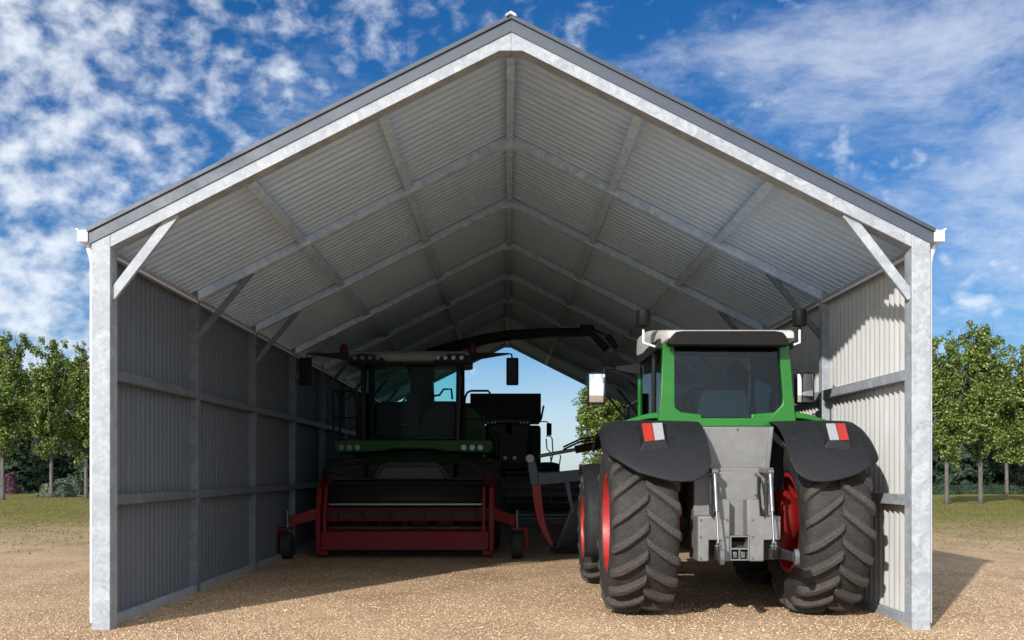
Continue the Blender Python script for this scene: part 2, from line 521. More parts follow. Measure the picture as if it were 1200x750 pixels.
ys = np.arange(Y0 + 0.01, YR, 0.152 / 14)
for s in (-1, 1):
    rows = []
    for z in (0.015, ztop(CX + HW) - 0.05):
        rows.append([(CX + s * (HW - 0.022 + 0.0) + s * 0.0 + s * corrug(y) * (1.0 if s > 0 else 0.4) + (0), y, z) for y in ys if y > Y0 + 0.2])
    wsh = MB().grid(rows).build('wall_sheet', M['wall_sheet' if s > 0 else 'wall_sheet_shade'], shed, smooth=80, recalc=False)
    wsh['label'] = 'cream corrugated wall sheet' if s > 0 else 'corrugated wall sheet darkened in colour for shade'
    nx, nz = s * SL / math.hypot(1, SL), 1 / math.hypot(1, SL)
    rows = []
    for x in (CX + s * 0.012, CX + s * (HW + 0.05)):
        rows.append([(x + nx * (pan_rib(y) + 0.006), y - 0.02, ztop(x) + nz * (pan_rib(y) + 0.006)) for y in ys])
    MB().grid(rows).build('roof_sheet', M['roof_sheet'], shed, smooth=80, recalc=False)
    # barge board at the front gable and its capping
    def bz(x, d): return ztop(x) + d
    xe, xm = CX + s * (HW + 0.025), CX + s * 0.0006
    for yb_, nm in ((Y0 - 0.045, 'barge_board'), (YR + 0.0, 'barge_board')):
        poly = [(xe, bz(xe, -0.004)), (xm, bz(xm, -0.004)), (xm, bz(xm, 0.115)), (xe, bz(xe, 0.115))]
        yp_ = Y0 - 0.012 if yb_ < Y0 else yb_
        MB().prism(poly, 'Y', yp_, yp_ + 0.010).build(nm, M['slate'], shed)
        poly = [(xe + s * 0.012, bz(xe + s * 0.012, 0.121)), (xm, bz(xm, 0.121)), (xm, bz(xm, 0.162)), (xe + s * 0.012, bz(xe + s * 0.012, 0.162))]
        yc = Y0 - 0.034 if yb_ < Y0 else yb_ - 0.16
        MB().prism(poly, 'Y', yc, yc + 0.22).build('barge_capping', M['slate_dark'], shed)
    # base channel
    xa, xb = CX + s * (HW - 0.05), CX + s * (HW - 0.12)
    MB().box(min(xa, xb), max(xa, xb), Y0 + 0.201, YR - 0.2, 0.0, 0.10).build('base_channel', M['galv'], shed, bevel=0.004)
    # gutter: an open box section along the eave
    xg0, xg1 = CX + s * (HW + 0.028), CX + s * (HW + 0.128)
    zg = ztop(CX + HW) + 0.012
    g = MB()
    y0g, y1g = Y0 - 0.03, YR
    def bx(xa, xb, ya, yb, za, zb): g.box(min(xa, xb), max(xa, xb), ya, yb, za, zb)
    bx(xg0, xg1, y0g, y1g, zg, zg + 0.008)
    bx(xg0, xg0 + s * 0.006, y0g, y1g, zg + 0.0085, zg + 0.115)
    bx(xg1 - s * 0.006, xg1, y0g, y1g, zg + 0.0085, zg + 0.125)
    bx(xg1 + s * 0.0002, xg1 + s * 0.016, y0g, y1g, zg + 0.112, zg + 0.13)
    bx(xg0 + s * 0.0063, xg1 - s * 0.0063, y0g + 0.001, y0g + 0.007, zg + 0.009, zg + 0.112)
    g.build('gutter', M['white_paint'], shed)
    xd = CX + s * (HW + 0.022)
    MB().tube([(xd + s * 0.035, Y0 + 0.10, zg - 0.001), (xd + s * 0.035, Y0 + 0.10, zg - 0.06), (xd + s * 0.012, Y0 + 0.10, zg - 0.13),
               (xd, Y0 + 0.10, zg - 0.2), (xd, Y0 + 0.10, 1.5), (xd, Y0 + 0.10, 0.06)], 0.03, 12).build('downpipe', M['white_paint'], shed)
# folded flashing that closes the ridge, and the small white cap on it
rows = []
for t in np.linspace(-1, 1, 9):
    x = CX + t * 0.2
    rows.append([(x, Y0 + 0.02, ztop(x) + 0.062 + 0.006 * (1 - abs(t))), (x, YR, ztop(x) + 0.062 + 0.006 * (1 - abs(t)))])
MB().grid(rows).build('ridge_flashing', M['slate'], shed, solid=0.004, recalc=False)
# ridge cap
rc = MB()
rows = []
for t in np.linspace(-1, 1, 9):
    x = CX + t * 0.055
    rows.append([(x, Y0 - 0.07, ztop(x) + 0.166 + 0.008 * (1 - abs(t))), (x, YR + 0.06, ztop(x) + 0.166 + 0.008 * (1 - abs(t)))])
rc.grid(rows).build('ridge_cap', M['white_paint'], shed, solid=0.006, recalc=False)


# ------------------------------------------------------------------ wheels
def wheel(root, name, cx, cy, cz, R, w, rimR, nl, side, rubber, rimmat, lug=0.055, dlt=0.25, up=1, label=None, seg=72):
    """agricultural wheel on the x axis; side = direction the dished face looks to"""
    hub = MB()
    rp = [(-0.43 * w, rimR + 0.02), (-0.452 * w, rimR + 0.018), (-0.452 * w, rimR - 0.03), (-0.36 * w, rimR - 0.04), (-0.26 * w, rimR - 0.09), (0.1 * w, rimR - 0.10),
          (0.26 * w, rimR - 0.07), (0.36 * w, rimR - 0.04), (0.452 * w, rimR - 0.03), (0.452 * w, rimR + 0.018), (0.43 * w, rimR + 0.02)]
    hub.lathe([(u * 1.0, r) for u, r in rp], (cx, cy, cz), 'X', seg)
    q = side * 0.22 * w
    hub.lathe([(q, rimR - 0.095), (q - side * 0.02, rimR * 0.72), (q + side * 0.06, rimR * 0.55), (q + side * 0.06, rimR * 0.30), (q + side * 0.12, rimR * 0.28), (q + side * 0.12, 0.0)],
              (cx, cy, cz), 'X', seg)
    hub.lathe([(q - side * 0.025, rimR - 0.10), (q - side * 0.05, rimR * 0.72), (q + side * 0.03, rimR * 0.55), (q - side * 0.0, rimR * 0.3), (q - side * 0.1, rimR * .28), (q - side * 0.1, 0.0)],
              (cx, cy, cz), 'X', seg)
    for k in range(10):
        a = 2 * math.pi * k / 10
        hub.cyl((cx, cy + math.cos(a) * rimR * 0.42, cz + math.sin(a) * rimR * 0.42), 0.018, min(q + side * 0.055, q + side * 0.09), max(q + side * 0.055, q + side * 0.09), 'X', 6)
    ob = hub.build(name, rimmat, root, smooth=35)
    if label:
        ob['label'] = label
    Rb = R - lug
    half = [(0.0, Rb), (0.15, Rb - 0.003), (0.28, Rb - 0.012), (0.38, Rb - 0.028), (0.44, Rb - 0.055), (0.475, Rb - 0.10), (0.495, Rb - 0.17),
            (0.5, (Rb + rimR) / 2 - 0.01), (0.495, rimR + 0.10), (0.478, rimR + 0.04), (0.455, rimR + 0.016), (0.42, rimR + 0.005)]
    prof = [(-u * w, r) for u, r in half[::-1]] + [(u * w, r) for u, r in half[1:]]
    t = MB().lathe(prof, (cx, cy, cz), 'X', seg)
    nf0 = len(t.f)
    # the lugs follow the carcass profile
    prof_h = np.array([(u * w, r) for u, r in half[:6]])
    seg_l = np.r_[0, np.cumsum(np.hypot(np.diff(prof_h[:, 0]), np.diff(prof_h[:, 1])))]
    Lp = seg_l[-1]
    th = 2 * math.pi / nl
    for sd in (-1, 1):
        for i in range(nl):
            th0 = i * th + (th / 2 if sd > 0 else 0)
            rings = []
            st = [-0.03, 0.06, 0.2, 0.36, 0.52, 0.68, 0.82, 0.93, 1.0]
            for q_ in st:
                s_ = max(0, q_) * Lp
                u = np.interp(s_, seg_l, prof_h[:, 0]) if q_ >= 0 else q_ * Lp
                r = np.interp(s_, seg_l, prof_h[:, 1])
                k = min(int(np.searchsorted(seg_l, s_, 'right')), len(seg_l) - 1)
                dxy = prof_h[min(k + 0, len(seg_l) - 1)] - prof_h[k - 1]
                nr = np.array([-dxy[1], dxy[0]])
                nr = nr / np.hypot(*nr)
                if q_ < 0.1:
                    nr = np.array([0, 1.0])
                ang = th0 + up * (-dlt) * (q_ ** 0.92 if q_ > 0 else q_) * -1
                hgt = lug * float(np.interp(q_, [-.03, .03, .1, .6, .82, .93, 1.0], [.75, .95, 1, 1, .92, .6, .18]))
                wb = (0.060 + 0.016 * max(0, q_)) * R / 1.02
                wt = (0.036 + 0.012 * max(0, q_)) * R / 1.02
                ring = []
                for da, hh in ((-wb, -0.012), (-wt, hgt), (wt, hgt), (wb, -0.012)):
                    # lug runs obliquely, so widen across its own direction
                    rr = r + nr[1] * hh
                    uu = u + nr[0] * hh
                    a = ang + da / R
                    ring.append((cx + sd * uu, cy + rr * math.cos(a), cz + rr * math.sin(a)))
                rings.append(ring if sd > 0 else ring[::-1])
            t.loft(rings)
    tb = t.build('tyre', rubber, ob, smooth=32, bevel=0.014 if R > .9 and rubber is M['rubber'] else 0)
    tb.data.materials.append(M['rubber_lug'] if rubber is M['rubber'] else rubber)
    mi_ = np.zeros(len(tb.data.polygons), dtype=np.int32)
    mi_[nf0:] = 1
    tb.data.polygons.foreach_set('material_index', mi_)
    return ob, tb


# ------------------------------------------------------------------ the tractor
TX = 2.485
YA, RA = 11.77, 1.02
tractor = thing('tractor', 'large green tractor with black rear fenders and deep tread tyres, parked rear first', 'tractor', (TX, YA, 0))
for s in (-1, 1):
    wheel(tractor, 'wheel', TX + s * 1.015, YA, RA, RA, 0.735, 0.55, 20, s, M['rubber'], M['red_rim'], lug=0.070, dlt=0.30, up=1)
    wheel(tractor, 'wheel', TX + s * 1.13, 14.9, 0.80, 0.80, 0.56, 0.44, 17, s, M['rubber'], M['red_rim'], lug=0.05, dlt=0.28, up=1, seg=56)


def fender(s):
    """moulded mudguard wrapped round the rear tyre; t runs from the outer edge to the inner one"""
    ts = [0, .03, .07, .13, .2, .3, .4, .5, .6, .7, .8, .87, .92, .96, .985, 1.0]
    cols = []
    x_out, x_in = TX + s * 1.455, (TX - 0.35 if s < 0 else TX + 0.47)
    xs_t = [0, .04, .1, .2, .3, .45, .6, .7, .8, .9, .96, 1.0]
    xs_a = [52, 43.5, 38, 33, 29, 26, 24, 23.6, 24, 26, 29.5, 36] if s < 0 else [47, 39, 35, 31.5, 28.5, 25.5, 24, 23.6, 24, 26, 29.5, 36]
    for t in ts:
        x = x_out + (x_in - x_out) * t
        a1 = np.interp(t, xs_t, xs_a)
        lip = 0.13 * max(0, 1 - t / 0.16) ** 2
        R0_ = 1.165 - lip - 0.012 * (abs(t - .5) * 2) ** 2
        col = []
        for k in range(24):
            ad = a1 + (128 - a1) * k / 23
            a = math.radians(ad)
            R = R0_ - 0.035 * max(0.0, 1 - abs(ad - 92) / 40) ** 1.3
            col.append((x, YA - R * math.cos(a), RA + R * math.sin(a)))
        cols.append(col)
    m = MB().grid(cols)
    o = m.build('fender', M['fender'], tractor, smooth=60, solid=0.028, bevel=0.008)
    return o


def on_fender(px, py, lift=0.0):
    """where a sight line meets the fender's cylinder, lifted towards the camera side"""
    best = None
    for d in np.linspace(10.5, 11.77, 400):
        p = P(px, py, d)
        r = math.hypot(p.y - YA, p.z - RA)
        if r <= 1.165 + lift:
            return p
    return P(px, py, 11.2)


def lens_box(f, cs, housing, red_left):
    """tail lamp: a raised wedge housing with a red and a white lens"""
    n = Vector((0, -0.78, 0.62))
    back = [on_fender(*c) + n * -0.03 for c in housing]
    front = [on_fender(*c) + n * 0.062 for c in cs]
    hb = MB().add([*back, *front], [(0, 1, 5, 4), (1, 2, 6, 5), (2, 3, 7, 6), (3, 0, 4, 7), (4, 5, 6, 7), (3, 2, 1, 0)])
    h = hb.build('lamp_housing', M['black'], f, bevel=0.01)
    A, B, C, D = front     # top left, top right, bottom right, bottom left
    mt, mb = (A + B) / 2, (D + C) / 2
    off = n * 0.014
    for nm, q, red in (('tail_light', (A.lerp(B, .06), mt, mb, D.lerp(C, .06)), red_left), ('reflector', (mt, B.lerp(A, .06), C.lerp(D, .06), mb), not red_left)):
        q = [p.lerp(sum(q, Vector()) / 4, 0.05) for p in q]
        vs = [p - n * 0.006 for p in q] + [p + off for p in q]
        MB().add(vs, [(0, 1, 5, 4), (1, 2, 6, 5), (2, 3, 7, 6), (3, 0, 4, 7), (4, 5, 6, 7), (3, 2, 1, 0)]).build(nm, M['lens_red'] if red else M['lens_white'], f, bevel=0.004)


fl = fender(-1)
lens_box(fl, [(749, 501), (777, 500), (780, 520), (753, 523)], [(745, 498), (783, 496), (787, 531), (747, 536)], True)
frr = fender(1)
lens_box(frr, [(964, 501), (990, 501), (995, 521), (969, 521)], [(958, 497), (994, 498), (1000, 535), (962, 530)], False)

# cab rear frame and window
YC = 11.70
def cab(px, py, d=YC): p = P(px, py, d); return (p.x, p.z)
outer = [cab(*q) for q in ((777, 402), (925, 402), (930, 468), (933, 494), (905, 500), (818, 500), (771, 494), (774, 470))]
inner = [cab(*q) for q in ((790.5, 404), (913, 404), (918, 466), (917, 474), (902, 490), (808, 490), (791, 478), (790.5, 470))]
cabf = MB().ring(outer, inner, YC, YC + 0.10).build('cab_frame', M['green'], tractor, bevel=0.018, seg=3)
CXL, CXR, YF = TX - 0.73, TX + 0.73, 13.62
for s, xx in ((-1, CXL), (1, CXR)):
    MB().bar((xx, YF, 2.02), (xx, YF - 0.05, 3.14), 0.07, 0.08, up=(0, 1, 0)).build('pillar', M['green'], cabf, bevel=0.012)
    MB().bar((xx, 12.35, 2.05), (xx, 12.3, 3.1), 0.06, 0.10, up=(0, 1, 0)).build('door_post', M['black'], cabf, bevel=0.01)
    MB().box(xx - 0.045, xx + 0.045, YC + 0.101, YF, 1.98, 2.14).build('sill', M['green'], cabf, bevel=0.015)
    MB().box(xx - 0.04, xx + 0.04, YC + 0.101, YF, 2.985, 3.10).build('top_rail', M['black'], cabf, bevel=0.01)
    MB().box(xx - 0.006, xx + 0.006, YC + 0.11, YF - 0.03, 2.10, 3.02).build('side_window', M['tglass'], tractor)
gi = [(p[0], p[1]) for p in inner]
cg = MB().prism([(x + (0.012 if x > TX else -0.012), z) for x, z in gi], 'Y', YC + 0.055, YC + 0.062).build('rear_window', M['tglass'], tractor)
MB().prism([cab(790, 404), cab(914, 404), cab(915, 419), cab(790, 417)], 'Y', YC + 0.068, YC + 0.078).build('sunshade', M['visor'], tractor)
MB().box(CXL + 0.05, CXR - 0.05, YF - 0.012, YF, 2.0, 3.08).build('windscreen', M['tglass'], tractor)
MB().box(CXL + 0.05, CXR - 0.05, 11.83, YF - 0.02, 1.30, 2.10).build('cab_floor', M['black'], tractor, bevel=0.03)
# roof
def rrect(xa, xb, za, zb, y, r=0.09, n=4):
    pts = []
    for (cx, cz, a0) in ((xb - r, zb - r, 0), (xa + r, zb - r, 90), (xa + r * .4, za + r * .4, 180), (xb - r * .4, za + r * .4, 270)):
        rr = r if a0 < 180 else r * .4
        for k in range(n + 1):
            a = math.radians(a0 + 90 * k / n)
            pts.append((cx + rr * math.cos(a), y, cz + rr * math.sin(a)))
    return pts
rings = []
for y, hw_, za, zt in ((11.50, .69, 3.07, 3.145), (11.54, .715, 3.045, 3.162), (11.9, .735, 3.03, 3.21), (12.5, .76, 3.04, 3.29), (13.1, .775, 3.06, 3.36),
                       (13.6, .775, 3.09, 3.37), (13.85, .75, 3.12, 3.31), (13.95, .68, 3.16, 3.25)):
    rings.append(rrect(TX - hw_, TX + hw_, za, zt, y, min(0.09, (zt - za) * .45)))
troof = MB().loft(rings).build('cab_roof', M['roofwhite'], tractor, smooth=50)
vis = [cab(*q, 11.46) for q in ((783, 404), (787, 394), (792, 389), (800, 388), (908, 388), (917, 389.5), (921, 394), (925, 405), (915, 405.5), (790, 404.5))]
MB().prism(vis, 'Y', 11.44, 11.62).build('roof_visor', M['visor'], troof, bevel=0.012)
# green arches beside the cab over the black guards
for s in (-1, 1):
    xs_ = np.linspace(0.28, 1.13, 12)
    def zz(u): return 2.262 - 0.42 * max(0, u - 0.78) ** 1.5 - 0.10 * max(0, 0.5 - u)
    top = [(TX + s * u, zz(u)) for u in xs_]
    bot = [(TX + s * u, zz(u) - 0.05 - 0.05 * (1 - (u - .28) / .85)) for u in xs_[::-1]]
    MB().prism(top + bot, 'Y', 11.74, 13.2).build('side_panel', M['green'], tractor, bevel=0.012)
# interior: seat, wheel, console
seat = MB()
def srings(prof, y0, thick):
    return
bx0 = [P(x, y, 12.35) for x, y in ((817, 490), (819, 472), (824, 456), (832, 447), (838, 444), (860, 444), (867, 447), (873, 456), (877, 472), (879, 490))]
seat.prism([(p.x, p.z) for p in bx0], 'Y', 12.30, 12.46)
seat.box(TX - 0.28, TX + 0.28, 12.40, 12.95, 2.10, 2.22)
so = seat.build('driver_seat', M['seat'], tractor, bevel=0.035, seg=3)
sw = MB()
ring_c = Vector((TX - 0.02, 13.18, 2.46))
for k in range(28):
    pass
pts = []
for k in range(33):
    a = 2 * math.pi * k / 32
    pts.append(ring_c + Vector((0.21 * math.cos(a), 0.09 * math.sin(a), 0.19 * math.sin(a))))
sw.tube(pts, 0.016, 8)
sw.bar(ring_c - Vector((0.2, 0, 0)), ring_c + Vector((0.2, 0, 0)), 0.03, 0.03)
sw.tube([ring_c, ring_c + Vector((0, 0.22, -0.42))], 0.035, 8)
sw.build('steering_wheel', M['soot'], tractor)
cn = MB().box(TX - 0.3, TX + 0.3, 13.25, 13.58, 2.10, 2.38).build('dashboard', M['black'], tractor, bevel=0.05)
ar = MB().box(TX + 0.33, TX + 0.5, 12.4, 13.0, 2.10, 2.36)
ar.bar((TX + 0.52, 13.3, 2.3), (TX + 0.50, 13.1, 2.86), 0.14, 0.05)
ar.tube([(TX + 0.36, 12.9, 2.86), (TX + 0.36, 12.94, 2.86)], 0.11, 16)
ar.tube([(TX + 0.36, 12.92, 2.86), (TX + 0.45, 12.95, 3.05)], 0.015, 8)
ar.build('console', M['soot'], tractor, bevel=0.02)
# mirrors
for s in (-1, 1):
    cxm = P(699.5, 455, 13.3).x if s < 0 else P(943, 455, 13.3).x
    hw_ = 0.118
    ring_o = []
    def rr2(w, h, r, n=5):
        o = []
        for cx_, cz_, a0 in ((w - r, h - r, 0), (-w + r, h - r, 90), (-w + r, -h + r, 180), (w - r, -h + r, 270)):
            for k in range(n + 1):
                a = math.radians(a0 + 90 * k / n)
                o.append((cx_ + r * math.cos(a), cz_ + r * math.sin(a)))
        return o
    zc = P(0, 455, 13.3).z
    mh = MB().prism([(cxm + a, zc + b) for a, b in rr2(0.122, 0.205, 0.04)], 'Y', 13.28, 13.36).build('mirror', M['black'], tractor, bevel=0.01)
    # slightly convex silvered glass, turned a little outwards
    rows = []
    for b in np.linspace(-1, 1, 13):
        row = []
        for a in np.linspace(-1, 1, 9):
            bl = 0.014 * (1 - a * a * .5 - b * b * .5) + (-s) * 0.012 * a * 0
            row.append((cxm + a * 0.097, 13.276 - bl, zc + b * 0.178))
        rows.append(row)
    MB().grid(rows).build('mirror_glass', M['mirror'], mh, smooth=90)
    xa = cxm - s * (-0.02 if s < 0 else -0.02)
    arm = MB()
    arm.tube([(cxm - s * 0.09, 13.32, zc + 0.19), (cxm - s * 0.09, 13.32, zc + 0.245), (cxm - s * 0.14, 13.34, zc + 0.255), (TX + s * 1.05, 13.42, zc + 0.265)], 0.014, 8)
    p0, p1 = Vector((TX + s * 1.07, 13.42, zc + 0.265)), Vector((TX + s * 0.76, 13.45, zc + 0.26))
    arm.bar(p0, p1, 0.05, 0.05, h1=0.14)
    arm.build('mirror_arm', M['black'], mh, bevel=0.006)
# beacons
for s in (-1, 1):
    pb = P(754 if s < 0 else 937, 373, 12.0)
    st = MB().tube([(pb.x, 12.0, pb.z - 0.09), (pb.x, 12.0, pb.z - 0.28), (TX + s * 0.76, 12.0, pb.z - 0.33), (TX + s * 0.70, 12.0, pb.z - 0.33)], 0.014, 8).build('beacon_bracket', M['white_paint'], tractor)
    b = MB().lathe([(-0.09, 0), (-0.09, .076), (-0.082, .082), (0.085, .081), (0.092, .075), (0.094, 0)], pb, 'Z', 24).build('beacon', M['visor'], st)
    MB().cyl((pb.x, pb.y, pb.z - 0.10), 0.022, -0.03, 0.03, 'Z', 10).build('beacon_socket', M['black'], st)
# transmission housing at the rear
h = MB()
def pb_(x0, y0, x1, y1, d0, d1, dd=None):
    a, c = P(x0, y0, dd or d0), P(x1, y1, dd or d0)
    h.box(a.x, c.x, d0, d1, c.z, a.z)
q = [P(*c, 11.36) for c in ((820, 500), (906, 500), (901, 549), (824, 549))]
h.prism([(p.x, p.z) for p in q], 'Y', 11.36, 12.2)
pb_(813, 548, 907, 640, 11.22, 12.3)
pb_(839, 553, 888, 630, 11.10, 11.23)
for poly in (((818, 605), (838, 605), (839, 585), (855.5, 585), (855.5, 658), (845.5, 658), (845.5, 633), (831, 633), (831, 658), (818, 658)),
             ((875.5, 585), (890, 585), (891, 605), (915, 605), (915, 633), (895.5, 633), (895.5, 658), (878.5, 658), (878.5, 628), (875.5, 628))):
    q = [P(*c, 10.92) for c in poly]
    h.prism([(p.x, p.z) for p in q], 'Y', 10.92, 11.45)
hs = h.build('rear_housing', M['cast'], tractor, bevel=0.014, seg=2)
h = MB()
pb_(819, 634, 914, 656, 11.12, 11.4)
h.build('notch_shade_block', M['iron'], hs, bevel=0.01)  # dark block behind the notches; its colour stands in for their shade
for cs_ in (((902, 500), (907, 500), (902, 549), (897.5, 549)), ((818.5, 500), (823, 500), (828, 549), (823, 549))):
    q = [P(*c, 11.33) for c in cs_]
    MB().prism([(p.x, p.z) for p in q], 'Y', 11.33, 11.5).build('housing_rib', M['cast'], hs, bevel=0.008)
bolts = [(824, 503), (903, 503), (827, 545), (899, 545), (864, 503), (843, 556), (885, 556), (843, 624), (885, 580)]
for bx_, by_ in bolts:
    dd = 11.36 if by_ < 548 else 11.10
    p = P(bx_, by_, dd)
    MB().cyl((p.x, p.y, p.z), 0.013, -0.016, 0.006, 'Y', 6).build('bolt', M['steel'], hs)
for bx_, by_ in ((821, 609), (852, 609), (821, 629), (882, 609), (912, 609), (912, 629), (852, 629), (882, 629), (821, 654), (882, 654)):
    p = P(bx_, by_, 10.92)
    MB().cyl((p.x, p.y, p.z), 0.012, -0.014, 0.006, 'Y', 6).build('bolt', M['steel'], hs)
for s_, hx in ((-1, 833), (1, 898)):
    MB().tube([P(hx, 600, 10.90), P(hx - 2 * s_, 606, 10.88), P(hx - 6 * s_, 600, 10.93), P(hx - 8 * s_, 575, 11.0), P(hx - 7 * s_, 560, 11.16)], 0.010, 8).build('hydraulic_hose', M['soot'], tractor)
# hitch box between the blocks
def fr(x0, y0, x1, y1, d): a, c = P(x0, y0, d), P(x1, y1, d); return a.x, c.x, c.z, a.z
hb = MB()
x0, x1, z0, z1 = fr(855.8, 628, 878.2, 657, 10.93)
t_ = 0.014
hb.box(x0, x1, 10.93, 11.3, z1 - t_, z1)
hb.box(x0, x1, 10.93, 11.3, z0, z0 + t_)
hb.box(x0, x0 + t_, 10.931, 11.3, z0 + t_, z1 - t_)
hb.box(x1 - t_, x1, 10.931, 11.3, z0 + t_, z1 - t_)
zm = z0 + (z1 - z0) * 0.47
hb.box(x0 + t_, x1 - t_, 10.933, 11.3, zm - 0.008, zm + 0.008)
hh = hb.build('hitch_box', M['cast'], tractor, bevel=0.004)
MB().box(x0 + 0.002, x1 - 0.002, 11.20, 11.28, z0 + 0.002, z1 - 0.002).build('hitch_back', M['soot'], hh)
xm = (x0 + x1) / 2
for s in (-1, 1):
    MB().box(xm + s * 0.042 - 0.022, xm + s * 0.042 + 0.022, 10.96, 11.15, z0 + 0.025, zm - 0.03).build('hitch_jaw', M['steel'], hh, bevel=0.006)
MB().tube([(xm, 10.95, z0 + 0.015), (xm, 10.95, zm)], 0.014, 10).build('hitch_pin', M['steel'], hh)
# axle tubes
MB().lathe([(-0.75, 0.17), (-0.45, 0.22), (0.45, 0.22), (0.75, 0.17)], (TX, YA, RA), 'X', 24).build('rear_axle', M['soot'], tractor)
ax = MB().lathe([(-0.95, 0.11), (-0.5, 0.13), (0.5, 0.13), (0.95, 0.11)], (TX, 14.9, 0.78), 'X', 20)
ax.box(TX - 0.25, TX + 0.25, 12.3, 16.2, 0.62, 1.15)
ax.build('chassis', M['soot'], tractor, bevel=0.02)
for s in (-1, 1):
    MB().lathe([(s * 0.53, 0.0), (s * 0.53, 0.20), (s * 0.56, 0.30), (s * 0.62, 0.34), (s * 0.70, 0.32), (s * 0.76, 0.24), (s * 0.9, 0.22), (s * 0.9, 0.0)], (TX, YA, RA + 0.04), 'X', 32).build('final_drive', M['red'], tractor, smooth=60)
# lift linkage
for s, (tx, bx_) in ((-1, (837.5, 842)), (1, (902.5, 907))):
    T = P(tx, 553, 10.84)
    B = P(bx_, 640, 10.66)
    mid = T.lerp(B, 0.54)
    MB().tube([T + Vector((-0.03, 0, 0.0)), T + Vector((0.03, 0, 0))], 0.034, 14).build('lift_pin', M['steel'], tractor)
    rod = MB().tube([T.lerp(B, 0.03), mid], 0.023, 14).build('lift_rod', M['steel'], tractor)
    MB().tube([mid, T.lerp(B, 0.97)], 0.011, 10).build('threaded_rod', M['steel'], rod)
    cl = MB().box(B.x - 0.02, B.x - 0.010, B.y - 0.02, B.y + 0.02, B.z - 0.04, B.z + 0.05)
    cl.box(B.x + 0.010, B.x + 0.02, B.y - 0.02, B.y + 0.02, B.z - 0.04, B.z + 0.05)
    cl.tube([B + Vector((-0.035, 0, 0.0)), B + Vector((0.035, 0, 0))], 0.012, 8)
    cl.build('clevis', M['steel'], rod, bevel=0.003)
    rk = MB().bar(Vector((T.x, 11.3, T.z + 0.02)), T + Vector((0, -0.0, 0.01)), 0.055, 0.07, h1=0.05).build('rocker_arm', M['cast'], tractor, bevel=0.01)
    c0, c1 = P(tx - 5.0, 556, 10.86), P(tx - 4.2, 603, 10.88)
    MB().tube([c0, c0.lerp(c1, .2), c0.lerp(c1, .22), c0.lerp(c1, .75), c0.lerp(c1, .76), c1], [0.014, 0.014, 0.026, 0.026, 0.02, 0.02], 12).build('lift_cylinder', M['iron'], tractor)
    root = P(838 if s < 0 else 902, 645, 11.3)
    root.y = 11.3
    end = P(844 if s < 0 else 931.5, 653, 10.42)
    arm = MB().bar(root, end, 0.05, 0.13, h1=0.085).build('lower_arm', M['iron'], tractor, bevel=0.008)
    hk = MB()
    prof = []
    for k in range(14):
        a = math.radians(-60 + 300 * k / 13)
        prof.append((0.055 * math.cos(a), 0.055 * math.sin(a)))
    hk.prism([(end.y + a * 0.8, end.z + b * 1.55) for a, b in prof], 'X', end.x - 0.005, end.x + 0.04)
    hk.build('hook', M['steel'], arm, bevel=0.006)
# bonnet and front end
rings = []
for y, hw_, za, zt in ((13.66, .42, 1.15, 2.02), (15.0, .42, 1.12, 1.97), (16.2, .40, 1.05, 1.86), (16.75, .36, 1.02, 1.70), (16.9, .30, 1.05, 1.55)):
    rings.append(rrect(TX - hw_, TX + hw_, za, zt, y, 0.12))
MB().loft(rings).build('bonnet', M['green'], tractor, smooth=50)
for s in (-1, 1):
    cols = []
    for t in np.linspace(0, 1, 6):
        x = TX + s * (1.42 - 0.5 * t)
        R = 0.90 - 0.03 * (2 * t - 1) ** 2
        cols.append([(x, 14.9 - R * math.cos(math.radians(a)), 0.8 + R * math.sin(math.radians(a))) for a in np.linspace(-24, 120, 16)])
    MB().grid(cols).build('front_fender', M['fender'], tractor, solid=0.025, smooth=60)
stp = MB().box(TX - 1.18, TX - 0.6, 13.0, 13.7, 0.55, 1.2).build('fuel_tank', M['fender'], tractor, bevel=0.06)
MB().tube([(TX - 1.22, 13.86, 0.5), (TX - 1.23, 13.86, 1.25), (TX - 1.0, 13.86, 1.9)], 0.018, 10).build('handrail', M['steel'], tractor)


# ------------------------------------------------------------------ forage harvester
HX = -1.87
hv = thing('forage_harvester', 'dark green forage harvester with long spout and red pickup header', 'harvester', (HX, 21.0, 0))
for s in (-1, 1):
    wheel(hv, 'wheel', HX + s * 1.32, 21.0, 0.94, 0.94, 0.88, 0.52, 18, s, M['rubber_dark'], M['red_rim'], lug=0.05, dlt=0.26, up=-1, seg=48)
    wheel(hv, 'wheel', HX + s * 1.15, 24.2, 0.68, 0.68, 0.6, 0.38, 16, s, M['rubber_dark'], M['red_rim'], lug=0.04, dlt=0.26, up=-1, seg=36)
def px(x, d): return (x - VX) / F * d
def pz(y, d): return CH + (VY - y) / F * d
# platform
d = 20.25
pl = [(390, 515), (576, 515), (577, 526), (573, 531), (520, 529), (505, 526), (462, 526), (448, 529), (394, 531), (390, 526)]
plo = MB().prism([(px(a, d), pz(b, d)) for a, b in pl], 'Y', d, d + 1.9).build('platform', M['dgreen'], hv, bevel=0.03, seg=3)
for x in (400, 409.5, 419, 543.5, 553.5, 563):
    MB().cyl((px(x, d), d, pz(524.5, d)), 0.062, -0.03, 0.02, 'Y', 18).build('headlight', M['lamp'], plo, bevel=0.008)
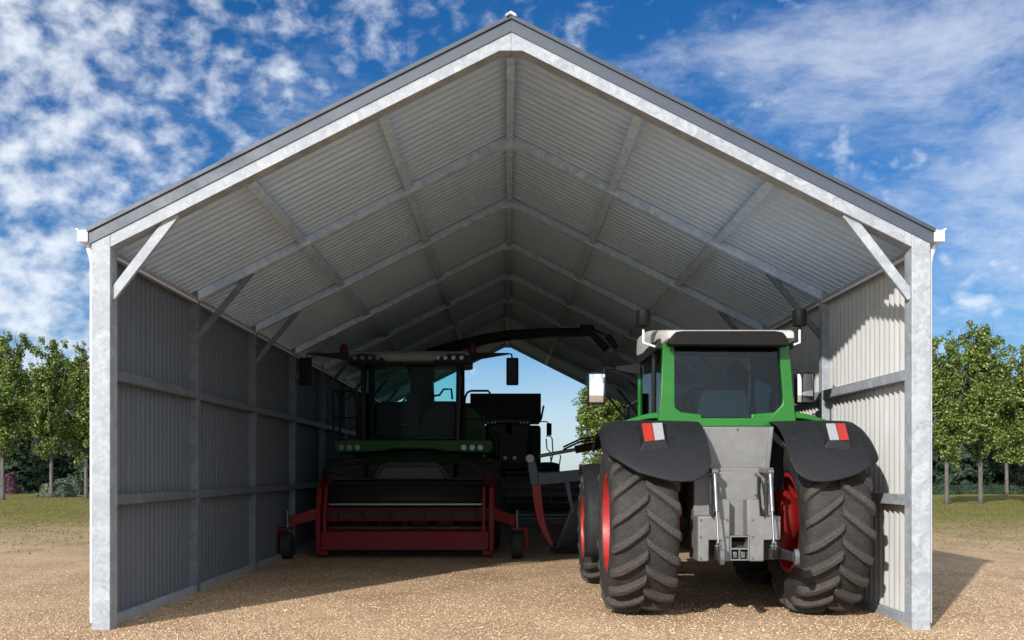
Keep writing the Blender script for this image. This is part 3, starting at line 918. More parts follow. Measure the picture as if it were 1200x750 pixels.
# body behind the cab
rings = []
for y, xa, xb, za, zt in ((21.9, HX - 1.25, HX + 1.35, 1.3, 2.95), (22.2, HX - 1.33, HX + 1.42, 1.2, 3.05), (24.5, HX - 1.3, HX + 1.38, 1.2, 2.9), (25.8, HX - 1.2, HX + 1.25, 1.3, 2.5)):
    rings.append(rrect(xa, xb, za, zt, y, 0.34, 6))
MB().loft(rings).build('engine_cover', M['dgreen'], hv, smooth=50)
ch = MB().box(HX - 0.85, HX + 0.85, 20.4, 25.0, 0.9, 1.75)
ch.build('chassis', M['soot'], hv, bevel=0.03)
# feeder between the wheels
fd = [(436, 562), (448, 545), (454, 541.5), (510, 541.5), (516, 545), (524, 562)]
MB().prism([(px(a, 20.0), pz(b, 20.0)) for a, b in fd], 'Y', 20.0, 21.2).build('feeder_housing', M['tankgrey'], hv, bevel=0.03)
fd = MB()
fd.bar((px(449, 19.9), 19.9, pz(545, 19.9)), (px(515, 19.9), 19.9, pz(545, 19.9)), 0.06, 0.05)
fd.bar((px(449, 19.9), 19.9, pz(545, 19.9)), (px(438, 19.9), 19.9, pz(561, 19.9)), 0.06, 0.06)
fd.bar((px(515, 19.9), 19.9, pz(545, 19.9)), (px(526, 19.9), 19.9, pz(561, 19.9)), 0.06, 0.06)
fd.build('feeder_frame', M['iron'], hv, bevel=0.01)
# cab: pillars, glass, roof
YH = 20.3
def H(a, b, dd=YH): return Vector((px(a, dd), dd, pz(b, dd)))
hc = MB()
hc.bar(H(425.5, 424), H(426.5, 516), 0.085, 0.09, up=(0, 1, 0))
hc.bar(H(538, 424), H(536.5, 516), 0.10, 0.09, up=(0, 1, 0))
hc.bar(H(436, 424, 20.9), H(436, 516, 20.9), 0.12, 0.12, up=(0, 1, 0))
for s_, xx in ((-1, px(425.5, YH)), (1, px(538, YH))):
    hc.bar((xx, 21.8, 2.2), (xx, 21.75, 3.72), 0.1, 0.12, up=(0, 1, 0))
    hc.bar((xx, YH + .05, 3.72), (xx, 21.8, 3.72), 0.09, 0.08)
    hc.bar((xx, YH + .05, 2.24), (xx, 21.8, 2.24), 0.09, 0.08)
hc.bar(H(425, 426), H(540, 426), 0.09, 0.08)
hcb = hc.build('cab_frame', M['soot'], hv, bevel=0.012)
xl, xr_ = px(429, YH), px(535, YH)
wr = []
for z in np.linspace(pz(515, YH), pz(427, YH), 7):
    wr.append([(x, YH - 0.10 * math.sin(math.pi * (x - xl) / (xr_ - xl)), z) for x in np.linspace(xl, xr_, 11)])
MB().grid(wr).build('windscreen', M['hglass'], hv, smooth=90)
for xx in (px(425.5, YH), px(538, YH)):
    MB().box(xx - 0.004, xx + 0.004, YH + 0.06, 21.7, 2.28, 3.68).build('side_window', M['hglass'], hv)
MB().box(px(428, 21.78), px(536, 21.78), 21.76, 21.77, 2.6, 3.68).build('rear_window', M['hglass'], hv)
# dark interior: floor, dash, seat, driver's column
it = MB()
it.box(xl + 0.02, xr_ - 0.02, YH + 0.25, 21.75, 2.22, 2.30)
q = [(440, 515), (440, 474), (449, 470), (462, 471), (476, 470), (477, 462), (484, 456), (476, 428), (505, 428), (507, 470), (534, 470), (534, 515)]
it.prism([(px(a, 20.75), pz(b, 20.75)) for a, b in q], 'Y', 20.75, 21.4)
it.build('cab_interior', M['soot'], hv, bevel=0.02)
ct = MB()
pts = []
rc_ = H(500, 463, 20.6)
for k in range(25):
    a = 2 * math.pi * k / 24
    pts.append(rc_ + Vector((0.12 * math.cos(a), 0.05 * math.sin(a), 0.18 * math.sin(a))))
ct.tube(pts, 0.018, 8)
ct.tube([H(500, 463, 20.6), H(490, 500, 20.7)], 0.03, 8)
ct.tube([H(508, 464, 21.3), H(515, 463, 21.3), H(520, 456, 21.3), H(529, 456, 21.3), H(530, 468, 21.3)], 0.022, 8)
ct.build('steering_wheel', M['soot'], hv)
cm = MB()
cm.box(px(507, 20.5), px(509, 20.5), 20.5, 20.6, pz(446, 20.5), pz(428, 20.5))
cm.bar(H(505, 430, 20.5), H(507, 444, 20.5), 0.09, 0.05)
cm.build('monitor', M['soot'], hv)
for a, b in ((461, 484), (505, 484), (473, 497), (489, 497)):
    pp = H(a, b, 20.74)
    MB().box(pp.x - 0.03 - 0.03 * (b > 490), pp.x + 0.03 + 0.03 * (b > 490), 20.725, 20.749, pp.z - 0.015 - .01 * (b < 490), pp.z + 0.015 + .01 * (b < 490)).build('control_panel', M['iron'], hv, bevel=0.004)
# wiper along the right edge of the windscreen
MB().tube([H(540, 440, 20.18), H(536, 515, 20.18)], 0.012, 6).build('wiper', M['steel'], hv)
rings = []
for y, ha, za, zt in ((20.0, 1.02, 3.74, 3.86), (20.06, 1.16, 3.70, 3.91), (20.5, 1.2, 3.69, 3.95), (21.5, 1.18, 3.69, 3.95), (21.95, 1.08, 3.72, 3.88)):
    cxr = px(481, 20.3)
    rings.append(rrect(cxr - ha, cxr + ha, za, zt, y, 0.08))
hr = MB().loft(rings).build('cab_roof', M['harvester_roof'], hv, smooth=50)
YL = 19.98
for q in ([(407, 423), (411, 417), (421, 414.5), (438, 415.5), (449, 420), (453, 425), (411, 426)], [(555, 423), (551, 417), (541, 414.5), (523, 415.5), (512, 420), (507, 425), (551, 426)]):
    MB().prism([(px(a, YL), pz(b, YL)) for a, b in q], 'Y', YL - 0.03, YL + 0.12).build('light_bar', M['soot'], hr, bevel=0.012)
for x in (416, 425, 434, 443, 513, 522, 531.5, 541):
    MB().cyl((px(x, YL), YL - 0.03, pz(419.5, YL)), 0.047, -0.03, 0.02, 'Y', 16).build('work_light', M['lamp'], hr, bevel=0.006)
MB().box(px(409, 20.02), px(553, 20.02), 20.03, 20.15, pz(427, 20.02), pz(424.2, 20.02)).build('roof_edge', M['soot'], hr)
for s, bxp, mxp, xa in ((-1, 403, 358, 409), (1, 554, 600.5, 552)):
    bo = MB().lathe([(-0.02, 0), (-0.02, .075), (0.09, .07), (0.14, .045), (0.15, 0)], H(bxp, 412, 20.2), 'Z', 16).build('beacon', M['beacon'], hr)
    m = MB().bar(H(xa, 418, 20.15), H(363 if s < 0 else 596, 414.5, 20.0), 0.10, 0.15, h1=0.03, w1=0.03)
    m.tube([H(364 if s < 0 else 595, 414.5, 20.0), H(360 if s < 0 else 599.5, 415, 20.0), H(359 if s < 0 else 600.3, 421, 20.0)], 0.017, 8)
    mo = m.build('mirror_arm', M['soot'], hv)
    p = H(mxp, 435.3, 20.0)
    MB().box(p.x - 0.118, p.x + 0.118, 19.97, 20.06, p.z - 0.265, p.z + 0.265).build('mirror', M['soot'], mo, bevel=0.03, seg=3)
# hand rails
def rail(pts, dd, r=0.022, name='handrail'):
    return MB().tube([H(a, b, dd) for a, b in pts], r, 8).build(name, M['soot'], hv)
rail([(391, 516), (390.5, 460), (392, 458), (412, 458), (415, 460), (417, 466), (421, 516)], 20.35)
rail([(399, 514), (398, 463), (395, 461.5)], 20.5)
rail([(391, 489.5), (419.5, 489.5)], 20.36, 0.016)
rail([(573.5, 516), (573.8, 460), (572, 458), (552, 458), (547.5, 460), (545, 466), (541, 514)], 20.35)
rail([(545, 491), (573, 491)], 20.36, 0.012)
# discharge spout swung out to the side
base = Vector((-1.45, 22.6, 3.2))
sp = [P(492, 428, 22.7), P(506, 415.5, 22.6), P(522, 409.5, 22.5), P(540, 404.3, 22.4), P(570, 396.8, 22.3), P(600, 392.3, 22.1), P(640, 389.9, 21.9), P(684, 389.2, 21.6)]
hw_l = [0.24, 0.23, 0.2, 0.18, 0.165, 0.15, 0.13, 0.12]
ht_l = [0.26, 0.24, 0.21, 0.19, 0.19, 0.185, 0.18, 0.165]
rings = []
for i, p in enumerate(sp):
    p = Vector(p)
    a, b = Vector(sp[max(0, i - 1)]), Vector(sp[min(len(sp) - 1, i + 1)])
    dd = (b - a).normalized()
    sd = dd.cross(Vector((0, 0, 1))).normalized()
    uu = sd.cross(dd).normalized()
    rings.append([p + sd * (x * hw_l[i]) + uu * (z * ht_l[i] * .5) for x, z in ((-1, -1), (1, -1), (1, .55), (.7, 1), (-.7, 1), (-1, .55))])
spo = MB().loft(rings).build('spout', M['soot'], hv, smooth=40, bevel=0.015)
MB().cyl((px(494, 22.7), 22.7, 2.9), 0.28, 0, 1.0, 'Z', 24, r1=0.22).build('turret', M['soot'], hv)
e0 = Vector(sp[-1])
dj = Vector((0.95, -0.3, 0))
f1 = MB().bar(e0 + Vector((-0.06, 0, .03)), e0 + Vector((0.20, -.05, .03)), 0.27, 0.22).build('spout_joint', M['soot'], spo, bevel=0.02)
MB().bar(e0 + Vector((0.13, -.02, 0.0)), e0 + Vector((0.47, -.1, -0.36)), 0.24, 0.13, h1=0.16).build('deflector_flap', M['soot'], spo, bevel=0.015)
MB().bar(e0 + Vector((0.17, -.02, 0.05)), e0 + Vector((0.50, -.1, -0.10)), 0.24, 0.06).build('deflector_flap', M['soot'], spo, bevel=0.012)
MB().bar(e0 + Vector((0.48, -.1, -0.09)), e0 + Vector((0.66, -.12, -0.34)), 0.24, 0.15, h1=0.11).build('deflector_flap', M['soot'], spo, bevel=0.012)
MB().tube([e0 + Vector((0.18, -.15, 0.0)), e0 + Vector((0.50, -.22, -0.12))], 0.014, 8).build('deflector_ram', M['steel'], spo)

# pickup header
DH = 19.25
def G(a, b, dd=DH): return (px(a, dd), pz(b, dd))
ph = MB()
hd = None
for s, x0, x1 in ((-1, 371, 377), (1, 573, 579)):
    xa, xb = px(x0, DH), px(x1, DH)
    side = [(19.15, 0.06), (20.2, 0.12), (20.45, 0.8), (20.3, 1.46), (19.75, 1.47), (19.30, 1.30), (19.1, 0.75)]
    o = MB().prism(side, 'X', xa, xb).build('side_plate', M['red'], hv, bevel=0.01)
    xa2, xb2 = (px(380, DH), px(384, DH)) if s < 0 else (px(565, DH), px(569, DH))
    rib_ = [(19.12, 0.10), (19.2, 0.10), (19.19, 0.75), (19.38, 1.28), (19.8, 1.46), (19.7, 1.48), (19.28, 1.30), (19.08, 0.75)]
    MB().prism(rib_, 'X', xa2, xb2).build('side_rib', M['red'], o, bevel=0.006)
    MB().box(px(374 if s < 0 else 566, DH), px(386 if s < 0 else 578, DH), 19.08, 19.3, 0.06, 0.14).build('skid', M['red'], o, bevel=0.01)
XA, XB = px(377.5, DH), px(572.5, DH)
hdr = MB()
hdr.prism([(19.10, 0.15), (19.13, 0.49), (19.3, 0.52), (19.3, 0.13)], 'X', XA, XB)
hdo = hdr.build('lower_board', M['red'], hv, bevel=0.01)
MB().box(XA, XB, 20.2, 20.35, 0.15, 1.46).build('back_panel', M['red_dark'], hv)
wc = MB()
rows = []
for (yy, zz_) in ((19.82, 1.43), (19.6, 1.37), (19.42, 1.27), (19.32, 1.14), (19.28, 1.01)):
    rows.append([(x, yy, zz_) for x in np.linspace(px(385, DH), px(565, DH), 3)])
wc.grid(rows).build('crop_curtain', M['curtain'], hv, solid=0.02, smooth=60)
MB().box(px(385, DH), px(565, DH), 19.245, 19.275, pz(592, 19.25), pz(590, 19.25)).build('windguard_rod', M['steel'], hv)
MB().tube([(XA, 19.2, pz(598, 19.2)), (XB, 19.2, pz(598, 19.2))], 0.016, 6).build('press_rod', M['red'], hv)
MB().tube([(XA, 19.18, pz(609.5, 19.2)), (XB, 19.18, pz(609.5, 19.2))], 0.022, 8).build('press_rod', M['red'], hv)
MB().tube([(px(383, DH), 19.55, pz(566, 19.55)), (px(566, DH), 19.55, pz(566, 19.55))], 0.014, 6).build('press_rod', M['iron'], hv)
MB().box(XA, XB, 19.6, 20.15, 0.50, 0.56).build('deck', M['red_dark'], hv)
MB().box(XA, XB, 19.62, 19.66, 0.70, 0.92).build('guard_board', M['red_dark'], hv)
# auger with flights
au = MB().tube([(XA, 19.85, 0.8), (XB, 19.85, 0.8)], 0.13, 16)
rows = [[], []]
n = 120
for k in range(n + 1):
    t = k / n
    x = XA + (XB - XA) * t
    a = (1 if t < .5 else -1) * 2 * math.pi * 4 * (t if t < .5 else 1 - t) * 1.6
    for j, r in ((0, 0.12), (1, 0.30)):
        rows[j].append((x, 19.85 + r * math.cos(a), 0.8 + r * math.sin(a)))
au.grid(rows)
au.build('auger', M['soot'], hv, smooth=60, recalc=False)
# tines under the board, one part with all its teeth
tn = MB()
for k in range(62):
    x = XA + (XB - XA) * (k + .5) / 62
    tn.tube([(x, 19.22, 0.26), (x, 19.16, 0.12), (x, 19.12, 0.055)], 0.008, 5)
tn.tube([(XA, 19.3, 0.2), (XB, 19.3, 0.2)], 0.09, 12)
tn.build('pickup_drum', M['iron'], hv)
for s in (-1, 1):
    xs0 = px(371 if s < 0 else 579, 19.1)
    wx = px(336.5 if s < 0 else 606, 18.97)
    a = MB().bar((xs0 - s * 0.04, 19.2, pz(601, 19.15)), (wx + s * -0.02 + (0.02 if s < 0 else 0), 19.05, pz(611, 19.05)), 0.10, 0.22, h1=0.17)
    ao = a.build('gauge_arm', M['red'], hv, bevel=0.012)
    MB().tube([(wx, 19.0, pz(622, 19)), (wx, 19.0, pz(598, 19))], 0.022, 10).build('height_spindle', M['steel'], ao)
    fk = MB()
    fk.box(wx - 0.10, wx + 0.17 * 1, 18.9, 19.1, pz(620.5, 19), pz(618, 19)) if s > 0 else fk.box(wx - 0.17, wx + 0.10, 18.9, 19.1, pz(620.5, 19), pz(618, 19))
    side_x = wx + s * 0.165
    fk.bar((side_x, 18.97, pz(619, 19)), (side_x + s * 0.015, 18.97, pz(642, 19)), 0.05, 0.10, up=(0, 1, 0))
    fk.tube([(wx, 18.97, 0.245), (side_x + s * .03, 18.97, 0.245)], 0.025, 8)
    fo = fk.build('wheel_fork', M['red'], hv, bevel=0.01)
    gw = MB().lathe([(-0.07, .13), (-0.10, .16), (-0.105, .2), (-0.09, .232), (-0.06, .243), (-0.045, .235), (-0.03, .245), (-0.01, .237), (0.01, .237), (0.03, .245), (0.045, .235), (0.06, .243), (0.09, .232), (0.105, .2), (0.10, .16), (0.07, .13)],
                    (wx, 18.97, 0.245), 'X', 32).build('gauge_wheel', M['rubber'], hv, smooth=60)
    MB().lathe([(-0.06, 0), (-0.06, .05), (-0.04, .13), (0.04, .13), (0.06, .05), (0.06, 0)], (wx, 18.97, 0.245), 'X', 20).build('rim', M['iron'], gw)

# ------------------------------------------------------------------ combine at the back of the shed
KX = 0.08
cb = thing('combine_harvester', 'combine harvester with tall grey grain tank at the far end of the shed', 'harvester', (KX, 33.5, 0))
def C(a, b, dd): return Vector((px(a, dd), dd, pz(b, dd)))
dk = 34.0
MB().prism([(px(a, dk), pz(b, dk)) for a, b in ((551, 461), (634, 461), (634, 494), (551, 494))], 'Y', dk, dk + 2.2).build('grain_tank', M['tankgrey'], cb, bevel=0.02)
MB().bar(C(637, 476, dk + .1), C(634, 492, dk + .1), 0.6, 0.05, up=(1, 0, 0)).build('tank_flap', M['tankgrey'], cb)
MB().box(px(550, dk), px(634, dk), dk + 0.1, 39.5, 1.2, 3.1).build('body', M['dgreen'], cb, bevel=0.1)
YK = 32.6
MB().box(px(560, YK), px(646, YK), YK - 0.1, YK + 1.3, pz(550, YK), pz(543, YK)).build('platform', M['dgreen'], cb, bevel=0.03)
kc = MB()
for a in (574, 620):
    kc.bar(C(a, 496, YK), C(a, 543, YK), 0.08, 0.08, up=(0, 1, 0))
    kc.bar(C(a, 496, YK + 1.2), C(a, 543, YK + 1.2), 0.08, 0.08, up=(0, 1, 0))
kc.build('cab_frame', M['soot'], cb)
MB().box(px(574.5, YK), px(619.5, YK), YK - 0.02, YK - 0.01, pz(543, YK), pz(496, YK)).build('windscreen', M['cglass'], cb)
MB().box(px(620, YK) - .004, px(620, YK) + .004, YK + 0.05, YK + 1.1, pz(542, YK), pz(497, YK)).build('side_window', M['cglass'], cb)
MB().box(px(575, YK), px(619, YK), YK + 1.25, YK + 1.35, 1.9, 3.1).build('cab_wall', M['soot'], cb)
si = MB().box(px(590, YK), px(606, YK), YK + 0.6, YK + 0.75, 2.0, 2.75)
si.tube([C(587, 527, YK + .2), C(590, 521, YK + .2), C(597, 519, YK + .2), C(604, 521, YK + .2), C(607, 527, YK + .2)], 0.03, 8)
si.build('driver_seat', M['soot'], cb, bevel=0.03)
kr = MB().box(px(568, YK), px(622, YK), YK - 0.25, YK + 1.4, pz(496.5, YK), pz(492, YK)).build('cab_roof', M['harvester_roof'], cb, bevel=0.04)
for q in ([(568, 497), (571, 493.8), (580, 493.8), (584, 497.5)], [(622, 497), (619, 493.8), (610, 493.8), (606, 497.5)]):
    MB().prism([(px(a, YK), pz(b, YK)) for a, b in q], 'Y', YK - 0.29, YK - 0.2).build('light_bar', M['soot'], kr)
for a in (572, 576, 580, 610, 614, 618):
    MB().cyl((px(a, YK), YK - 0.29, pz(495.6, YK)), 0.032, -0.02, 0.01, 'Y', 12).build('work_light', M['lamp'], kr)
for a in (592, 603):
    MB().cyl((px(a, YK), YK - 0.05, pz(536.5, YK)), 0.06, -0.02, 0.03, 'Y', 12).build('headlight', M['lamp'], cb)
MB().box(px(622, YK), px(634, YK), YK + 0.3, YK + 1.3, 1.7, 3.0).build('side_panel', M['dgreen'], cb, bevel=0.05)
mi = MB().tube([C(622, 494, YK), C(640, 494, YK), C(643, 496, YK)], 0.02, 6).build('mirror_arm', M['soot'], cb)
p = C(643.5, 503, YK)
MB().box(p.x - .08, p.x + .08, YK - .03, YK + .05, p.z - .19, p.z + .19).build('mirror', M['soot'], mi, bevel=0.02)
for pts in ([(640, 511, ), (645, 511), (647, 514), (648, 532), (645, 545)], [(640, 514), (641, 526), (645, 530), (646, 545)], [(655, 548), (657, 535), (656, 533)], [(636, 545), (641, 543), (650, 548)]):
    MB().tube([C(a, b, YK + .1) for a, b in pts], 0.022, 6).build('handrail', M['soot'], cb)
for s in (-1, 1):
    wheel(cb, 'wheel', KX + s * 1.3, 34.2, 0.95, 0.95, 0.75, 0.5, 18, s, M['rubber_dark'], M['red_rim'], lug=0.05, dlt=0.26, up=-1, seg=32)
    wheel(cb, 'wheel', KX + s * 1.1, 38.4, 0.65, 0.65, 0.5, 0.36, 16, s, M['rubber_dark'], M['red_rim'], lug=0.04, dlt=0.26, up=-1, seg=28)
# cutting header
dc = 31.2
XH0, XH1 = KX - 2.6, KX + 2.6
MB().prism([(31.9, 0.25), (31.9, 1.35), (31.82, 1.35), (31.75, 0.5), (31.0, 0.17), (31.0, 0.12), (31.5, 0.1)], 'X', XH0, XH1).build('header_table', M['zinc'], cb)
MB().bar((KX, 32.0, 0.9), (KX, 33.6, 1.5), 1.2, 0.7).build('feeder_house', M['soot'], cb)
for s, x in ((-1, XH0), (1, XH1)):
    MB().prism([(30.6, 0.1), (31.9, 0.1), (31.9, 1.3), (31.5, 1.3), (31.0, 0.6)], 'X', x - 0.04, x + 0.04).build('divider', M['dgreen'], cb, bevel=0.01)
for i, (yp, col) in enumerate(((603.5, 'white_paint'), (607.5, 'white_paint'), (612, 'zinc'))):
    MB().tube([(XH0 + .05, 30.95 - i * .03, pz(yp, 31.0)), (XH1 - .05, 30.95 - i * .03, pz(yp, 31.0))], 0.022, 6).build('cutter_bar', M[col], cb)
MB().tube([(XH0 + .05, 31.5, 0.62), (XH1 - .05, 31.5, 0.62)], 0.22, 16).build('auger', M['tankgrey'], cb)
rl = MB()
for k in range(6):
    a = 2 * math.pi * k / 6 + 0.4
    yy, z_ = 31.1 + 0.45 * math.cos(a), 1.12 + 0.45 * math.sin(a)
    rl.tube([(XH0 + .1, yy, z_), (XH1 - .1, yy, z_)], 0.025, 6)
    for j in range(40):
        x = XH0 + .15 + (XH1 - XH0 - .3) * j / 39
        rl.tube([(x, yy, z_), (x, yy - 0.02, z_ - 0.2)], 0.009, 4)
rl.tube([(XH0 + .1, 31.1, 1.12), (XH1 - .1, 31.1, 1.12)], 0.06, 10)
for j in range(5):
    x = XH0 + .1 + (XH1 - XH0 - .2) * j / 4
    for k in range(6):
        a = 2 * math.pi * k / 6 + 0.4
        rl.bar((x, 31.1, 1.12), (x, 31.1 + .45 * math.cos(a), 1.12 + .45 * math.sin(a)), 0.03, 0.03)
rl.build('reel', M['zinc'], cb)

# ------------------------------------------------------------------ plough parked in front of the tractor
pg = thing('plough', 'grey plough with curved red leg and dark mouldboard, standing ahead of the tractor', 'plough', (1.0, 19.6, 0))
D1 = 19.4
def Q(a, b, dd=D1): return Vector((px(a, dd), dd, pz(b, dd)))
bm_ = MB()
bm_.prism([(px(a, D1), pz(b, D1)) for a, b in ((623, 553), (640, 554), (690, 549), (716, 547), (716, 560), (690, 562.5), (660, 566), (626, 569))], 'Y', D1, D1 + 0.2)
bmo = bm_.build('beam', M['bluegrey'], pg, bevel=0.015)
br = MB().prism([(px(a, D1), pz(b, D1)) for a, b in ((617, 536), (626, 534), (630, 552), (631, 568), (622, 568))], 'Y', D1 - 0.05, D1 + 0.12)
br.build('headstock', M['bluegrey'], pg, bevel=0.012)
MB().cyl((px(621, D1), D1, pz(537.5, D1)), 0.085, -0.14, 0.14, 'Y', 24).build('pivot_boss', M['steel'], pg, bevel=0.01)
rodo = MB().tube([Q(632, 534.5, D1 - .1), Q(676, 526.5, D1 - .1)], 0.034, 12).build('ram', M['steel'], pg)
MB().tube([Q(674, 527, D1 - .1), Q(712, 519, D1 - .1)], 0.075, 14).build('ram_barrel', M['soot'], rodo)
for off in (0, 3):
    MB().tube([Q(660, 527 - off, D1 - .12), Q(680, 517.5 - off, D1 - .12), Q(700, 515 - off, D1 - .12), Q(714, 514 - off, D1 - .12)], 0.018, 8).build('hose', M['soot'], rodo)
lg = MB()
rings = []
for a, b, w in ((628, 566, .17), (629.5, 580, .17), (631, 595, .165), (634, 610, .15), (638, 622, .125), (643, 632, .10), (648, 641, .05)):
    p = Q(a, b, D1 + .05)
    rings.append([p + Vector((x * w / 2, y * 0.05, 0)) for x, y in ((-1, -1), (1, -1), (1, 1), (-1, 1))])
lg.loft(rings).build('leg', M['red_leg'], pg, bevel=0.012)
MB().bar(Q(664, 563), Q(671, 600), 0.09, 0.10, up=(0, 1, 0), w1=0.05).build('stay', M['bluegrey'], pg, bevel=0.01)
rows = []
for i, t in enumerate(np.linspace(0, 1, 9)):
    row = []
    for u in np.linspace(0, 1, 11):
        a = 649 + 24 * u + 20 * t + 6 * u * t
        b = 648 - 62 * u * (1 - .1 * t) - 2 * t
        row.append(P(a, b, 20.0 - 0.35 * math.sin(u * 2.2) * (1 - t * .3) + 0.5 * t))
    rows.append(row)
MB().grid(rows).build('mouldboard', M['bluegrey'], pg, solid=0.03, smooth=70)
MB().bar(P(646, 641, 19.9), P(684, 648.5, 20.3), 0.06, 0.14).build('share', M['iron'], pg, bevel=0.01)

# ------------------------------------------------------------------ trees and shrubs
def quads(centres, size, normals, elong=1.5):
    """many leaf faces as one mesh (a rhomb with a bend is enough at this distance)"""
    n = len(centres)
    t = rng.normal(size=(n, 3))
    a = np.cross(normals, t)
    a /= np.linalg.norm(a, axis=1)[:, None] + 1e-9
    b = np.cross(normals, a)
    s = size[:, None]
    v = np.empty((n, 4, 3))
    v[:, 0] = centres - a * s * elong * .5
    v[:, 1] = centres + b * s * .5
    v[:, 2] = centres + a * s * elong * .5
    v[:, 3] = centres - b * s * .5
    return v.reshape(-1, 3)


def leaf_mesh(name, centres, size, normals, mat, elong=1.5):
    v = quads(centres, size, normals, elong)
    n = len(centres)
    me = bpy.data.meshes.new(name)
    me.vertices.add(4 * n)
    me.vertices.foreach_set('co', v.ravel())
    me.loops.add(4 * n)
    me.loops.foreach_set('vertex_index', np.arange(4 * n, dtype=np.int32))
    me.polygons.add(n)
    me.polygons.foreach_set('loop_start', np.arange(0, 4 * n, 4, dtype=np.int32))
    me.update(calc_edges=True)
    me.validate()
    me.materials.append(mat)
    return me


def poplar_meshes(H, W, z0, seed, nclump=170, per=70):
    """upright broadleaf: trunk, rising limbs, leaves gathered in clumps along the limbs"""
    r = random.Random(seed)
    tk = MB()
    lean = r.uniform(-.1, .1)
    tk.tube([(0, 0, -0.1), (0.01, 0, 0.4), (lean * .3, 0, z0), (lean, 0.05, z0 + (H - z0) * .5), (lean * 1.3, 0.05, H * .96)], [0.15, 0.115, 0.10, 0.06, 0.012], 9)
    limbs = []
    for k in range(18):
        zb = z0 - 0.6 + (H - z0) * 0.62 * (k / 16) ** 1.1
        az = k * 2.4 + r.uniform(-.4, .4)
        reach = W / 2 * r.uniform(.55, 1.0) * (1.0 - 0.35 * k / 16)
        zt = min(H * 0.99, zb + r.uniform(1.8, 3.2) * (H / 9) + 0.6)
        mid = Vector((math.cos(az) * reach * .55, math.sin(az) * reach * .55, zb + (zt - zb) * .42))
        end = Vector((math.cos(az) * reach, math.sin(az) * reach, zt))
        limbs.append((Vector((lean * .5, 0, zb)), mid, end))
        tk.tube([limbs[-1][0], mid, end], [0.045, 0.03, 0.008], 5)
    limbs.append((Vector((lean, 0, z0 + (H - z0) * .4)), Vector((lean, 0, z0 + (H - z0) * .7)), Vector((lean * 1.3, 0, H))))
    limbs.append((Vector((lean, 0, z0 + (H - z0) * .5)), Vector((lean, 0, z0 + (H - z0) * .75)), Vector((lean * 1.3 + .2, 0, H * .95))))
    cs, ns, ss = [], [], []
    for c in range(nclump):
        l = limbs[r.randrange(len(limbs))]
        t = r.uniform(.08, 1.05)
        p = l[0].lerp(l[1], t * 2) if t < .5 else l[1].lerp(l[2], (t - .5) * 2)
        taper = 1.0 - 0.45 * max(0, (p.z - z0) / (H - z0)) ** 2
        p = p + Vector((r.gauss(0, .26), r.gauss(0, .26), r.gauss(0, .22))) * taper
        rad = r.uniform(.24, .50) * taper
        if p.z < z0 + .9:
            rad *= .65
        m = int(per * r.uniform(.6, 1.3) * (rad / .4) ** 1.5)
        q = rng.normal(size=(m, 3))
        q /= np.linalg.norm(q, axis=1)[:, None]
        rr = rng.random(m) ** 0.45
        cc = np.array(p)[None] + q * (rr * rad)[:, None] * np.array([1, 1, 1.15])
        cs.append(cc)
        nn = q * .8 + rng.normal(size=(m, 3)) * .6 + np.array([0, 0, .45])
        ns.append(nn / np.linalg.norm(nn, axis=1)[:, None])
        ss.append(rng.uniform(.07, .13, m))
    cs, ns, ss = np.vstack(cs), np.vstack(ns), np.concatenate(ss)
    crown = leaf_mesh('crown', cs, ss, ns, M['leaf'])
    return tk, crown


protos = []
for i, (H_, W_) in enumerate(((9.2, 3.3), (8.8, 3.5), (9.0, 3.1))):
    tk, cr = poplar_meshes(H_, W_, 2.7, 21 + i, 260, 125)
    me = bpy.data.meshes.new('trunk')
    me.from_pydata([tuple(p) for p in tk.v], [], tk.f)
    me.polygons.foreach_set('use_smooth', [True] * len(me.polygons))
    me.materials.append(M['bark'])
    protos.append((me, cr, H_))


def place(name, label, cat, group, x, y, z, s, rot, parts):
    r = thing(name, label, cat, (x, y, z), group)
    r.scale = (s[0], s[0], s[1])
    r.rotation_euler.z = rot
    for nm, me in parts:
        o = bpy.data.objects.new(nm, me)
        COL.objects.link(o)
        o.parent = r
    return r


GT = 'young trees on the lawn'
tree_list = [
    (3, 586, 385, 0, 'slender green tree cut by the left edge of the photo'),
    (60, 583, 402, 1, 'slender green tree rising behind the rounded grey shrubs'),
    (101, 584, 404, 2, 'slender green tree half hidden behind the left front column'),
    (32, 576, 438, 2, 'shorter green tree in the gap between two taller slender trees left of the shed'),
    (1109, 591, 393, 2, 'green tree just outside the right front column'),
    (1149, 590, 375, 0, 'tallest green tree right of the shed, with a bare grey trunk'),
    (1203, 590, 408, 1, 'green tree cut by the right edge of the photo'),
    (1180, 580, 432, 1, 'lower green tree behind and between the two right-hand trunks'),
    (703, 589, 440, 1, 'leafy green tree seen through the open far end of the shed'),
    (742, 588, 420, 0, 'leafy green tree mostly hidden by the tractor mirror and shed roof'),
]
for i, (tx, ty, tt, k, lab) in enumerate(tree_list):
    d = CH * F / (ty - VY)
    hgt = CH + (VY - tt) / F * d
    me, cr, H_ = protos[k]
    sz = hgt / H_
    sx = sz * (0.98 if i not in (8, 9) else 1.25)
    if i in (3, 7):
        sx *= 1.15
    place('tree', lab, 'tree', GT, px(tx, d), d, 0, (sx, sz), i * 1.3, (('trunk', me), ('crown', cr)))


